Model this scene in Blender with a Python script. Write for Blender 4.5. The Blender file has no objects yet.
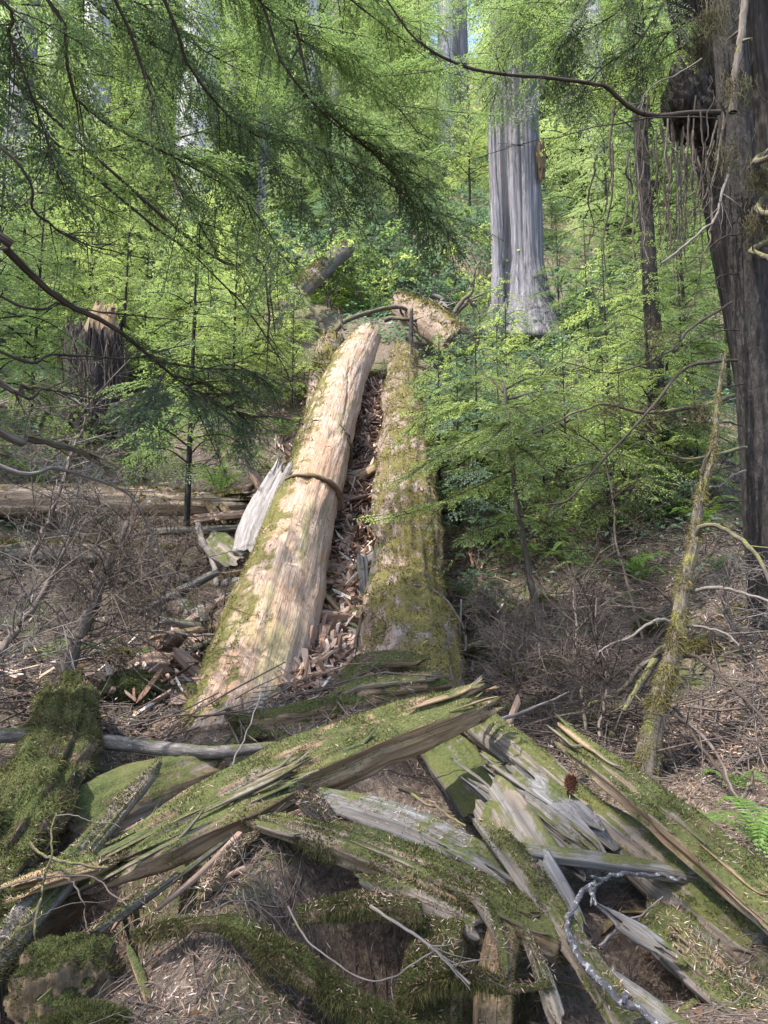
import bpy, math, random
import numpy as np
from mathutils import Vector

C = bpy.context.scene.collection
rad = math.radians
R0 = np.random.default_rng(11)

# ------------------------------------------------------------------ camera model
CAM = np.array([0.0, 0.0, 1.6]); PITCH = rad(8.0); FPX = 512 / math.tan(rad(34.7))

def W(px, py, Y):
    """world point at distance Y (world y) on the line of sight through a photo position"""
    u, v = (px - 384) / FPX, (512 - py) / FPX
    d = np.array([u, math.cos(PITCH) - v * math.sin(PITCH), math.sin(PITCH) + v * math.cos(PITCH)])
    return CAM + d * (Y / d[1])

# ------------------------------------------------------------------ noise
def _h(ix, iy, iz, seed):
    n = (ix * 374761393 + iy * 668265263 + iz * 2147483647 + seed * 974711) & 0xffffffff
    n = ((n ^ (n >> 13)) * 1274126177) & 0xffffffff
    n = ((n ^ (n >> 16)) * 2246822519) & 0xffffffff
    return ((n ^ (n >> 15)) & 0xffff) / 32767.5 - 1.0

def vnoise(p, seed=0):
    p = np.asarray(p, float); f = np.floor(p); t = p - f; i = f.astype(np.int64)
    t = t * t * (3 - 2 * t); o = 0
    for a in (0, 1):
        wx = t[..., 0] if a else 1 - t[..., 0]
        for b in (0, 1):
            wy = t[..., 1] if b else 1 - t[..., 1]
            for c in (0, 1):
                wz = t[..., 2] if c else 1 - t[..., 2]
                o = o + wx * wy * wz * _h(i[..., 0] + a, i[..., 1] + b, i[..., 2] + c, seed)
    return o

def fbm(p, seed=0, octv=4):
    p = np.asarray(p, float); o = 0; a = .5
    for k in range(octv):
        o = o + a * vnoise(p * 2 ** k + 17.3 * k, seed + k); a *= .5
    return o

def unit(v):
    v = np.asarray(v, float)
    return v / np.maximum(np.linalg.norm(v, axis=-1, keepdims=True), 1e-9)

def xyz(x, y, z):
    return np.stack(np.broadcast_arrays(x, y, z), -1).astype(float)

# ------------------------------------------------------------------ ground
_PY = np.array([-30, -5, 0, 1.5, 2.2, 3, 4, 5, 6, 7, 9, 12, 16, 20, 30, 60, 100, 140.])
_PZ = np.array([-3, -.2, .1, .38, .50, .60, .60, .66, .95, 1.55, 2.85, 4.85, 7.4, 10.3, 19.6, 49, 84, 92.])
BUMPS = [(-.36, 2.60, .27, .45), (-.02, 2.50, -1.5, .17), (.22, 2.55, -.9, .13), (-1.02, 2.75, -.75, .26), (-1.40, 2.45, -.6, .3), (-.75, 3.0, -.35, .14),
         (.75, 2.6, -.22, .30), (.25, 2.3, -.35, .16), (-.55, 4.75, .30, .5), (.1, 4.7, .22, .35), (-2.2, 5.4, .25, 1.2), (-2.6, 7.2, -.75, .6), (-3.6, 7.4, -.5, .6),
         (-1.75, 7.3, -.6, .5), (2.6, 5.4, .15, 1.0), (3.6, 6.6, .5, 1.2), (-4.2, 4.5, .4, 1.5), (.45, 3.3, -.12, .4)]
def ground_z(x, y):
    x = np.asarray(x, float); y = np.asarray(y, float)
    z = 0
    for o in (-.5, -.25, 0, .25, .5):
        z = z + np.interp(y + o * np.clip(y * .15, .3, 3), _PY, _PZ) / 5
    far = np.clip((y - 5) / 8, 0, 1)
    z = z + fbm(xyz(x * .3, y * .3, 0), 3, 3) * (.9 * far) + fbm(xyz(x * 1.1, y * 1.1, 0), 5, 3) * (.1 + .2 * far)
    z = z + fbm(xyz(x * 5, y * 5, 0), 8, 3) * .055
    xc = np.interp(y, [5, 5.8, 7.3, 9, 12, 14], [-.48, -.42, -.30, -.24, -.16, -.14])
    z = z + .40 * np.interp(y, [4.9, 5.6, 12.5, 14], [0, .7, 1, 0]) * np.exp(-((x - xc) / np.clip(.05 + .028 * y, .15, .36)) ** 2 / 2)
    for bx, by, a, r in BUMPS:
        z = z + a * np.exp(-((x - bx) ** 2 + (y - by) ** 2) / (2 * r * r))
    return z

# ------------------------------------------------------------------ mesh building
class MB:
    def __init__(s): s.V = []; s.F = {3: [], 4: []}; s.M = {3: [], 4: []}; s.G = []; s.n = 0
    def add(s, V, Q=None, T=None, G=None, mi=0):
        V = np.asarray(V, float).reshape(-1, 3)
        s.V.append(V); s.G.append(V if G is None else np.asarray(G, float).reshape(-1, 3))
        for k, F in ((4, Q), (3, T)):
            if F is not None and len(F):
                F = np.asarray(F, np.int64).reshape(-1, k) + s.n
                s.F[k].append(F); s.M[k].append(np.full(len(F), mi))
        s.n += len(V); return s
    def build(s, name, mats, parent=None, loc=(0, 0, 0), smooth=True):
        V = np.concatenate(s.V) - np.asarray(loc, float); G = np.concatenate(s.G)
        me = bpy.data.meshes.new(name)
        Q = np.concatenate(s.F[4]) if s.F[4] else np.zeros((0, 4), int)
        T = np.concatenate(s.F[3]) if s.F[3] else np.zeros((0, 3), int)
        mi = np.concatenate(s.M[4] + s.M[3]) if s.M[4] or s.M[3] else np.zeros(0)
        me.vertices.add(len(V)); me.vertices.foreach_set('co', V.astype(np.float32).ravel())
        li = np.concatenate([Q.ravel(), T.ravel()]).astype(np.int32)
        me.loops.add(len(li)); me.loops.foreach_set('vertex_index', li)
        st = np.concatenate([np.arange(len(Q)) * 4, len(Q) * 4 + np.arange(len(T)) * 3]).astype(np.int32)
        me.polygons.add(len(st)); me.polygons.foreach_set('loop_start', st)
        me.polygons.foreach_set('material_index', mi.astype(np.int32))
        me.polygons.foreach_set('use_smooth', np.full(len(st), smooth))
        a = me.attributes.new('grain', 'FLOAT_VECTOR', 'POINT'); a.data.foreach_set('vector', G.astype(np.float32).ravel())
        me.update(calc_edges=True)
        for m in (mats if isinstance(mats, (list, tuple)) else [mats]): me.materials.append(m)
        o = bpy.data.objects.new(name, me); C.objects.link(o)
        if parent is not None: o.parent = parent
        else: o.location = loc
        return o

def tag(o, label, cat, group=None, kind=None):
    if label: o['label'] = label
    if cat: o['category'] = cat
    if group: o['group'] = group
    if kind or cat: o['kind'] = kind or 'thing'
    return o

def thing(name, label, cat, loc, group=None):
    o = bpy.data.objects.new(name, None); C.objects.link(o); o.location = loc
    o.empty_display_size = .1
    return tag(o, label, cat, group)

def copy_tree(o, parent=None):
    c = o.copy(); C.objects.link(c)
    if parent is not None: c.parent = parent
    for ch in list(o.children): copy_tree(ch, c)
    return c

# ------------------------------------------------------------------ curves, sweeps, tubes
def spline(P, n=120):
    P = np.asarray(P, float)
    if len(P) == 2: return P[0] + (P[1] - P[0]) * np.linspace(0, 1, n)[:, None]
    E = np.vstack([2 * P[0] - P[1], P, 2 * P[-1] - P[-2]]); out = []
    u = np.linspace(0, len(P) - 1, n); k = np.minimum(u.astype(int), len(P) - 2); t = (u - k)[:, None]
    a, b, c, d = E[k], E[k + 1], E[k + 2], E[k + 3]
    return .5 * (2 * b + (c - a) * t + (2 * a - 5 * b + 4 * c - d) * t ** 2 + (3 * b - 3 * c + d - a) * t ** 3)

def sup(w, h, M=40, e=5.0):
    """outline of a squared timber (large e) or a round log (e = 2)"""
    a = np.linspace(0, 2 * math.pi, 721)[:-1]; c, s = np.cos(a), np.sin(a)
    p = np.stack([w * np.sign(c) * np.abs(c) ** (2 / e), h * np.sign(s) * np.abs(s) ** (2 / e)], 1)
    d = np.r_[0, np.cumsum(np.linalg.norm(np.diff(np.vstack([p, p[:1]]), axis=0), axis=1))]
    q = np.linspace(0, d[-1], M + 1)[:-1]; pp = np.vstack([p, p[:1]])
    return np.stack([np.interp(q, d, pp[:, 0]), np.interp(q, d, pp[:, 1])], 1)

def sweep(path, sec, scale=(1, 1), rings=50, roll=0., fib=.008, ff=30., lump=.02, lf=3., jag=(0, 0), jf=14., seed=0, ref=None, dent=None, rough=0.):
    """a log or timber along a path: fibrous lengthwise grooves, lumps, splintered ends"""
    P = spline(path, 160); L = np.r_[0, np.cumsum(np.linalg.norm(np.diff(P, axis=0), axis=1))]; tot = L[-1]
    T = unit(np.gradient(P, axis=0))
    if ref is None: ref = (0, 0, 1.) if abs(unit(P[-1] - P[0])[2]) < .92 else (0, 1., 0)
    N = unit(np.cross(T, ref)); B = np.cross(N, T)
    cr, sr = math.cos(roll), math.sin(roll); N, B = N * cr + B * sr, B * cr - N * sr
    sec = np.asarray(sec, float); M = len(sec); size = np.abs(sec).max()
    ks = np.linspace(0, 1, len(scale))
    def place(S, t, tg):
        sc = np.interp(np.clip(t / tot, 0, 1), ks, scale)[..., None]
        o = S * sc
        f = np.stack([np.interp(t, L, A[:, i]) for A in (P, N, B) for i in range(3)], -1)
        over = (t - np.clip(t, 0, tot))[..., None]
        Tt = np.stack([np.interp(t, L, T[:, i]) for i in range(3)], -1)
        V = f[..., :3] + Tt * over + f[..., 3:6] * o[..., :1] + f[..., 6:9] * o[..., 1:]
        return V, np.concatenate([o, t[..., None]], -1)
    def ends(S, q):
        q3 = np.concatenate([S * jf, np.full(S.shape[:-1] + (1,), q * 7.7 + seed)], -1)
        n = .5 + .8 * vnoise(q3, seed + 91) + .5 * vnoise(q3 * 2.7, seed + 92)
        return n
    i = np.linspace(0, 1, rings)[:, None]
    if jag[0]: i = i ** 1.25
    a = jag[0] * ends(sec, 0)[None]; b = tot - jag[1] * ends(sec, 1)[None]
    t = a + (b - a) * i
    dirs = unit(sec)[None]
    g = np.concatenate([np.broadcast_to(sec[None], (rings, M, 2)), t[..., None]], -1)
    r1 = vnoise(g * [ff, ff, ff * .05], seed); r2 = vnoise(g * [ff * 2.3, ff * 2.3, ff * .1], seed + 1)
    d = fib * (-np.abs(r1) * 1.3 - .5 * np.abs(r2) + .6) + lump * fbm(g * [lf, lf, lf * .6], seed + 2, 3)
    if rough: d = d + rough * (fbm(g * [9, 9, 5], seed + 3, 3) + .6 * np.minimum(vnoise(g * [16, 16, 2.2], seed + 4), 0))
    if dent is not None: d = d + dent(g, dirs)
    S = np.broadcast_to(sec[None], (rings, M, 2)) + dirs * d[..., None]
    V, G = place(S, t, None)
    ids = np.arange(rings * M).reshape(rings, M); nx = np.roll(ids, -1, 1)
    Q = [np.stack([ids[:-1], nx[:-1], nx[1:], ids[1:]], -1).reshape(-1, 4)]
    VV = [V.reshape(-1, 3)]; GG = [G.reshape(-1, 3)]; TT = []; n = rings * M
    for e in (0, 1):
        prev = ids[0] if e == 0 else ids[-1]; base = sec + unit(sec) * d[0 if e == 0 else -1][:, None]
        for k in (.72, .42, .16):
            Sk = base * k; tk = jag[0] * ends(Sk, 0) if e == 0 else tot - jag[1] * ends(Sk, 1)
            Vk, Gk = place(Sk, tk, None); new = np.arange(M) + n; n += M
            VV.append(Vk); GG.append(Gk)
            p2, n2 = np.roll(prev, -1), np.roll(new, -1)
            q = np.stack([prev, new, n2, p2], -1) if e == 0 else np.stack([prev, p2, n2, new], -1)
            Q.append(q); prev = new
        cV, cG = place(np.zeros((1, 2)), np.array([jag[0] * .5 if e == 0 else tot - jag[1] * .5]), None)
        VV.append(cV); GG.append(cG); p2 = np.roll(prev, -1)
        TT.append(np.stack([prev, np.full(M, n), p2], -1) if e == 0 else np.stack([prev, p2, np.full(M, n)], -1)); n += 1
    return np.concatenate(VV), np.concatenate(Q)[:, ::-1], np.concatenate(TT)[:, ::-1], np.concatenate(GG)

def tubes(paths, r0, r1, sides=4):
    """many branch tubes at once: paths (n, k, 3); radii scalars or arrays (n,)"""
    paths = np.asarray(paths, float); n, k, _ = paths.shape
    T = unit(np.gradient(paths, axis=1))
    ref = np.where(np.abs(T[..., 2:3]) < .9, np.array([0, 0, 1.]), np.array([0, 1., 0]))
    N = unit(np.cross(T, ref)); B = np.cross(N, T)
    r0 = np.broadcast_to(np.asarray(r0, float), (n,)); r1 = np.broadcast_to(np.asarray(r1, float), (n,))
    r = r0[:, None] + (r1 - r0)[:, None] * np.linspace(0, 1, k)[None]
    a = np.arange(sides) * 2 * math.pi / sides
    V = paths[:, :, None] + r[:, :, None, None] * (N[:, :, None] * np.cos(a)[None, None, :, None] + B[:, :, None] * np.sin(a)[None, None, :, None])
    ids = np.arange(n * k * sides).reshape(n, k, sides); nx = np.roll(ids, -1, 2)
    Q = np.stack([ids[:, :-1], ids[:, 1:], nx[:, 1:], nx[:, :-1]], -1).reshape(-1, 4)
    L = np.concatenate([np.zeros((n, 1)), np.cumsum(np.linalg.norm(np.diff(paths, axis=1), axis=2), axis=1)], 1)
    G = np.stack(np.broadcast_arrays(r[:, :, None] * np.cos(a), r[:, :, None] * np.sin(a), L[:, :, None]), -1)
    return V.reshape(-1, 3), Q, G.reshape(-1, 3)

def limb(path, r0, r1, n=24, sides=7, wob=.0, seed=0, knob=.22):
    """one branch with knobby radius"""
    P = spline(path, n)
    if wob: P = P + np.stack([vnoise(np.stack([np.linspace(0, 4.5, n) + 9.1 * i, np.full(n, seed * 1.7), np.zeros(n)], -1), seed) for i in range(3)], -1) * wob
    if wob: P = P + np.stack([vnoise(np.stack([np.linspace(0, n * .45, n) + 5.3 * i, np.full(n, seed * 2.3), np.zeros(n)], -1), seed + 7) for i in range(3)], -1) * min(wob * .4, .012)
    V, Q, G = tubes(P[None], r0, r1, sides)
    V = V.reshape(n, sides, 3); c = V.mean(1, keepdims=True)
    V = c + (V - c) * (1 + knob * vnoise(V * 22, seed)[..., None])
    return V.reshape(-1, 3), Q, G

def kids(paths, per, lens, ang, droop, k, rng, t0=.15, t1=1., flat=None, shrink=.5):
    """side twigs springing from given paths (n, K, 3) -> (n*per, k, 3)"""
    n, K, _ = paths.shape
    t = rng.uniform(t0, t1, (n, per)); x = t * (K - 1); i = np.minimum(x.astype(int), K - 2); f = (x - i)[..., None]
    ar = np.arange(n)[:, None]
    P = paths[ar, i] * (1 - f) + paths[ar, i + 1] * f
    T = unit(paths[ar, i + 1] - paths[ar, i])
    s = rng.normal(size=(n, per, 3))
    if flat is not None: s[..., 2] *= flat
    s = unit(s - (s * T).sum(-1, keepdims=True) * T)
    a = np.radians(rng.uniform(ang[0], ang[1], (n, per, 1)))
    D = T * np.cos(a) + s * np.sin(a)
    l = rng.uniform(lens[0], lens[1], (n, per, 1)) * (1 - shrink * t[..., None])
    u = np.linspace(0, 1, k)
    bend = rng.normal(size=(n, per, 3)) * .18
    out = P[:, :, None] + D[:, :, None] * (l[..., None] * u[None, None, :, None]) + bend[:, :, None] * (l[..., None] * (u ** 2)[None, None, :, None])
    out[..., 2] -= droop * (l * u[None, None] ** 2)
    return out.reshape(-1, k, 3)

# ------------------------------------------------------------------ leaves
def leaf_mesh(mb, B, D, Nn, ln, wd, mi=0, cup=.12):
    """a pointed blade per row: base point, direction, normal, length, width"""
    if len(B) == 0: return
    S = unit(np.cross(D, Nn)); ln = np.broadcast_to(ln, (len(B),))[:, None]; wd = np.broadcast_to(wd, (len(B),))[:, None]
    m = B + D * ln * .42; dz = Nn * wd * cup
    V = np.stack([B, m + S * wd * .5 + dz, B + D * ln, m - S * wd * .5 + dz], 1).reshape(-1, 3)
    Q = np.arange(len(B) * 4).reshape(-1, 4)
    mb.add(V, Q, mi=mi)

def bough(path, wid, leaf=(.05, .013), gap=.022, lat_gap=.05, start=.12, droop=.22, rng=R0, prof=(.35, .9), keep=.9, tilt=.17, roll=None, ang=58):
    """flat conifer spray along a path. Returns leaf rows (B, D, N, len, wid) and lateral twig paths."""
    P = spline(path, 24); L = np.r_[0, np.cumsum(np.linalg.norm(np.diff(P, axis=0), axis=1))]; tot = L[-1]
    n = max(4, int(tot * (1 - start) / lat_gap))
    s = np.linspace(start, .985, n) + rng.uniform(-.5, .5, n) * lat_gap / tot
    s = np.concatenate([s, s + .5 * lat_gap / tot]); s = np.clip(s, 0, .99); sd = np.r_[np.ones(n), -np.ones(n)]
    k = rng.random(2 * n) < keep; s, sd = s[k], sd[k]
    if len(s) == 0: s, sd = np.array([.5]), np.array([1.])
    at = lambda A: np.stack([np.interp(s * tot, L, A[:, i]) for i in range(3)], -1)
    T = unit(at(np.gradient(P, axis=0))); p = at(P)
    rl = rng.normal(0, .12) if roll is None else roll
    up = unit(np.array([0, 0, 1.]) + rng.normal(size=3) * .08)
    N = unit(np.cross(T, up)); U = np.cross(N, T); N = N * math.cos(rl) + U * math.sin(rl); U = np.cross(N, T)
    pk, fl = prof
    l = np.where(s < pk, .45 + .55 * (s - start) / max(pk - start, .01), ((1 - s) / (1 - pk)) ** fl) * wid * rng.uniform(.6, 1.15, len(s))
    l = np.maximum(l, leaf[0] * .7)
    a = np.radians(rng.normal(ang, 7, len(s)))[:, None]
    D = unit(T * np.cos(a) + N * np.sin(a) * sd[:, None] + U * rng.normal(0, tilt * .5, (len(s), 1)))
    u = np.linspace(0, 1, 5); lat = p[:, None] + D[:, None] * (l[:, None] * u)[..., None] + (T * .18)[:, None] * (l[:, None] * u ** 2)[..., None]
    lat[..., 2] -= droop * l[:, None] * u ** 2
    # leaves along every lateral
    cnt = np.maximum(2, (l / gap).astype(int)); idx = np.repeat(np.arange(len(l)), cnt)
    pos = np.concatenate([np.linspace(.08, 1, c) for c in cnt]); m = len(idx)
    Bs, Ds, Ns, ls, ws = [], [], [], [], []
    for side in (-1, 1):
        tt = np.clip(pos + side * .5 * gap / np.maximum(l[idx], .02), 0, 1); x = tt * 4; i = np.minimum(x.astype(int), 3); f = (x - i)[:, None]
        q = lat[idx, i] * (1 - f) + lat[idx, i + 1] * f; t2 = unit(lat[idx, i + 1] - lat[idx, i])
        Uu = U[idx]; side_v = unit(np.cross(t2, Uu)) * side
        aa = np.radians(rng.normal(48, 12, m))[:, None] * (1 - .55 * (pos[:, None] > .96))
        d = unit(t2 * np.cos(aa) + side_v * np.sin(aa) + rng.normal(0, .16, (m, 3)) - np.array([0, 0, .08]))
        nn = unit(Uu + rng.normal(0, tilt, (m, 3)))
        Bs.append(q); Ds.append(d); Ns.append(nn); ls.append(leaf[0] * rng.uniform(.55, 1.25, m) * (1 - .35 * pos)); ws.append(leaf[1] * rng.uniform(.7, 1.3, m))
    return (np.concatenate(Bs), np.concatenate(Ds), np.concatenate(Ns), np.concatenate(ls), np.concatenate(ws)), lat

def add_bough(mb, path, wid, mi_leaf=0, mi_wood=1, r0=.012, r1=.002, lat_r=.0025, sides=5, **kw):
    lv, lat = bough(path, wid, **kw)
    leaf_mesh(mb, *lv, mi=mi_leaf)
    V, Q, G = tubes(spline(path, 16)[None], r0, r1, sides); mb.add(V, Q, G=G, mi=mi_wood)
    if lat_r:
        V, Q, G = tubes(lat, lat_r, lat_r * .4, 3); mb.add(V, Q, G=G, mi=mi_wood)

def surf_points(V, Q, n, rng, mask=None):
    """random points with normals on quads; mask(points, normals) -> keep probability"""
    a, b, c, d = (V[Q[:, i]] for i in range(4))
    nr = np.cross(c - a, d - b); ar = np.linalg.norm(nr, axis=1) + 1e-12
    f = rng.choice(len(Q), n, p=ar / ar.sum()); u, v = rng.random((2, n, 1))
    p = (a[f] * (1 - u) + b[f] * u) * (1 - v) + (d[f] * (1 - u) + c[f] * u) * v
    nn = unit(nr[f])
    if mask is not None:
        k = rng.random(n) < mask(p, nn); p, nn = p[k], nn[k]
    return p, nn

def moss_mesh(V, Q, n, rng, h=(.008, .022), w=.004, vec=(0, 0, 1.), lo=.15, nf=5., bias=0., hang=.35, cut=0.0):
    """fuzzy moss: thin upright blades on upward faces, drooping ones at the edges"""
    vec = unit(vec)
    def mask(p, nn):
        return np.clip(((nn @ vec) - lo + 1.15 * fbm(p * nf, 31, 3) + .5 * fbm(p * nf * 4, 33, 2) + bias) * 2.2, 0, 1)
    p, nn = surf_points(V, Q, n, rng, mask)
    m = len(p); hh = rng.uniform(h[0], h[1], m) * (.4 + 1.7 * np.clip(.4 + 1.5 * fbm(p * 8, 44, 3), 0, 1))
    edge = np.clip(1 - nn[:, 2:3], 0, 1)
    d = unit(nn * .75 + rng.normal(0, .55, (m, 3)) - np.array([0, 0, 1.]) * hang * edge * 2)
    hh = hh * (1 + 1.1 * edge[:, 0])
    s = unit(np.cross(d, rng.normal(size=(m, 3)))) * (w * rng.uniform(.6, 1.4, (m, 1)))
    Vv = np.stack([p - s - nn * .003, p + s - nn * .003, p + d * hh[:, None]], 1).reshape(-1, 3)
    mb = MB(); mb.add(Vv, T=np.arange(m * 3).reshape(-1, 3)); return mb

def chips(mb, B, D, Nn, ln, wd, th):
    D = unit(D); S = unit(np.cross(D, Nn)); U = np.cross(S, D); n = len(B); r = np.random.default_rng(n)
    V = np.zeros((n, 8, 3)); k = 0
    for a in (-1, 1):
        for b, c in ((-1, -1), (1, -1), (1, 1), (-1, 1)):
            j = r.uniform(.45, 1.1, (n, 3)); V[:, k] = B + D * (a * ln * .5 * j[:, 0])[:, None] + S * (b * wd * .5 * j[:, 1])[:, None] + U * (c * th * .5)[:, None]; k += 1
    F = np.array([[0, 3, 2, 1], [4, 5, 6, 7], [0, 1, 5, 4], [1, 2, 6, 5], [2, 3, 7, 6], [3, 0, 4, 7]])
    mb.add(V.reshape(-1, 3), (F[None] + (np.arange(n) * 8)[:, None, None]).reshape(-1, 4))

def dusting(V, Q, n, rng, lo=.45, sc=1., dens=.5):
    p, nn = surf_points(V, Q, n, rng, lambda p, nn: np.clip((nn[:, 2] - lo) * 3, 0, 1) * np.clip(dens + 1.6 * fbm(p * 5, 51, 3), 0, 1))
    m = MB()
    if len(p):
        d = rng.normal(size=p.shape); d = unit(d - (d * nn).sum(1, keepdims=True) * nn + nn * rng.normal(.1, .2, (len(p), 1)))
        leaf_mesh(m, p + nn * rng.uniform(.001, .009, (len(p), 1)), d, unit(nn + rng.normal(0, .3, p.shape)), rng.uniform(.007, .030, len(p)) * sc, rng.uniform(.0013, .0032, len(p)) * sc)
    return m

# ------------------------------------------------------------------ materials
class Nd:
    def __init__(s, name):
        s.m = bpy.data.materials.new(name); s.m.use_nodes = True; s.t = s.m.node_tree; s.t.nodes.clear()
        s.out = s.n('ShaderNodeOutputMaterial')
    def n(s, typ, **kw):
        x = s.t.nodes.new(typ)
        for k, v in kw.items(): setattr(x, k, v)
        return x
    def l(s, a, b): s.t.links.new(a, b)
    def put(s, inp, v):
        if isinstance(v, bpy.types.NodeSocket): s.l(v, inp)
        else: inp.default_value = v
    def attr(s, name='grain'): return s.n('ShaderNodeAttribute', attribute_name=name).outputs['Vector']
    def pos(s): return s.n('ShaderNodeNewGeometry').outputs['Position']
    def objc(s): return s.n('ShaderNodeTexCoord').outputs['Object']
    def scale(s, v, sc):
        x = s.n('ShaderNodeMapping'); s.l(v, x.inputs['Vector']); x.inputs['Scale'].default_value = sc; return x.outputs[0]
    def noise(s, v, sc=1., det=5., rough=.6, dist=0.):
        x = s.n('ShaderNodeTexNoise'); s.l(v, x.inputs['Vector'])
        for k, q in (('Scale', sc), ('Detail', det), ('Roughness', rough), ('Distortion', dist)): x.inputs[k].default_value = q
        return x.outputs['Fac']
    def ramp(s, f, stops):
        x = s.n('ShaderNodeValToRGB'); s.l(f, x.inputs[0]); e = x.color_ramp.elements
        while len(e) < len(stops): e.new(.5)
        for el, (p, c) in zip(e, stops):
            el.position = p; el.color = (c, c, c, 1) if isinstance(c, (int, float)) else (*c, 1)
        return x.outputs['Color']
    def math(s, op, a, b=0., c=0., clamp=False):
        x = s.n('ShaderNodeMath', operation=op, use_clamp=clamp)
        for i, v in enumerate((a, b, c)): s.put(x.inputs[i], v)
        return x.outputs[0]
    def mix(s, f, a, b, typ='MIX'):
        x = s.n('ShaderNodeMix', data_type='RGBA', blend_type=typ)
        s.put(x.inputs[0], f)
        for i, v in ((6, a), (7, b)):
            if isinstance(v, tuple): v = (*v, 1)
            s.put(x.inputs[i], v)
        return x.outputs[2]
    def bsdf(s, col, rough=.85, bump=None, bs=.4, bd=.01, spec=.25):
        b = s.n('ShaderNodeBsdfPrincipled'); s.put(b.inputs['Base Color'], col if not isinstance(col, tuple) else (*col, 1))
        s.put(b.inputs['Roughness'], rough); b.inputs['Specular IOR Level'].default_value = spec
        if bump is not None:
            x = s.n('ShaderNodeBump'); x.inputs['Strength'].default_value = bs; x.inputs['Distance'].default_value = bd
            s.l(bump, x.inputs['Height']); s.l(x.outputs[0], b.inputs['Normal'])
        return b.outputs[0]
    def done(s, sh): s.l(sh, s.out.inputs['Surface']); return s.m

def wood(name, cols, patch=None, fib=(30, 30, 1.4), moss=None, moss_col=((.045, .06, .012), (.13, .15, .035)), vec=(0, 0, 1), mn=5., lichen=0., bump=.6, bd=.012, crack=.0, stain=None):
    """grain-following wood or bark, with moss growing on the faces that look along vec"""
    s = Nd(name); g = s.attr(); f = s.noise(s.scale(g, fib), 1., 6., .65, .3)
    col = s.ramp(f, [(.28 + .44 * i / (len(cols) - 1), c) for i, c in enumerate(cols)])
    pos = s.pos()
    if patch:
        pf = s.noise(s.scale(g, (4, 4, 1.1)), 1., 6., .65, .8)
        col = s.mix(s.ramp(pf, [(.44, 0.), (.60, .9)]), col, patch)
    if stain:
        sf = s.noise(s.scale(g, (2.6, 2.6, .55)), 1., 6., .7, .6); col = s.mix(s.ramp(sf, [(stain[1], 0.), (stain[1] + .1, .75)]), col, stain[0])
    fine = s.noise(s.scale(g, (fib[0] * 3, fib[1] * 3, fib[2] * 3)), 1., 3., .7)
    col = s.mix(1., col, s.ramp(fine, [(.3, (.62,) * 3), (.6, (1.08,) * 3)]), 'MULTIPLY')
    if crack:
        cf = s.noise(s.scale(g, (fib[0] * .55, fib[1] * .55, fib[2] * .3)), 1., 2., .5, .4)
        col = s.mix(s.ramp(cf, [(.485, 0.), (.5, crack), (.515, 0.)]), col, (.05, .04, .03))
    h = f
    if lichen:
        lf = s.noise(pos, 70., 5., .7); col = s.mix(s.ramp(lf, [(.60 - lichen, 0.), (.64 - lichen, .85)]), col, (.27, .29, .28))
    if moss is not None:
        geo = s.n('ShaderNodeNewGeometry'); d = s.n('ShaderNodeVectorMath', operation='DOT_PRODUCT')
        s.l(geo.outputs['Normal'], d.inputs[0]); d.inputs[1].default_value = Vector(vec).normalized()
        n1 = s.noise(pos, mn, 9., .68, .3)
        k = s.math('MULTIPLY_ADD', n1, 2.6, s.math('MULTIPLY_ADD', d.outputs['Value'], .75, moss - 1.3))
        k = s.ramp(k, [(.38, 0.), (.62, 1.)])
        mc = s.ramp(s.noise(pos, 60., 4., .7), [(.3, moss_col[0]), (.68, moss_col[1])])
        mc = s.mix(s.ramp(s.noise(pos, 3.5, 4.), [(.4, 0.), (.65, .6)]), mc, tuple(.55 * a + .45 * b for a, b in zip(moss_col[1], (.14, .10, .04))))
        col = s.mix(k, col, mc)
        h = s.math('MULTIPLY_ADD', s.math('MULTIPLY', k, s.noise(pos, 90., 3.)), 1.3, f)
    return s.done(s.bsdf(col, .88, h, bump, bd))

def leafm(name, a, b, tr, fac=.5, var=.9):
    s = Nd(name); geo = s.n('ShaderNodeNewGeometry'); r = geo.outputs['Random Per Island']
    big = s.noise(s.pos(), 1.1, 3.)
    f = s.math('ADD', s.math('MULTIPLY', r, .55), s.math('MULTIPLY', s.ramp(big, [(.3, 0.), (.7, 1.)]), .45))
    col = s.ramp(f, [(.1, a), (.9, b)])
    p = s.bsdf(col, .45, spec=.35)
    t = s.n('ShaderNodeBsdfTranslucent'); s.l(s.mix(f, tuple(.7 * x for x in tr), tr), t.inputs['Color'])
    m = s.n('ShaderNodeMixShader'); m.inputs[0].default_value = fac; s.l(p, m.inputs[1]); s.l(t.outputs[0], m.inputs[2])
    return s.done(m.outputs[0])

def islands(name, stops, rough=.8):
    s = Nd(name); r = s.n('ShaderNodeNewGeometry').outputs['Random Per Island']
    return s.done(s.bsdf(s.ramp(r, stops), rough))

def mossm(name, a, b, c=(.17, .13, .05)):
    s = Nd(name); r = s.n('ShaderNodeNewGeometry').outputs['Random Per Island']
    col = s.ramp(r, [(0., a), (.75, b), (1., c)])
    col = s.mix(s.ramp(s.noise(s.pos(), 7., 5.), [(.35, .6), (.6, 0.)]), col, (.085, .06, .03))
    p = s.bsdf(col, .8); t = s.n('ShaderNodeBsdfTranslucent'); s.l(col, t.inputs['Color'])
    m = s.n('ShaderNodeMixShader'); m.inputs[0].default_value = .3; s.l(p, m.inputs[1]); s.l(t.outputs[0], m.inputs[2])
    return s.done(m.outputs[0])

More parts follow.
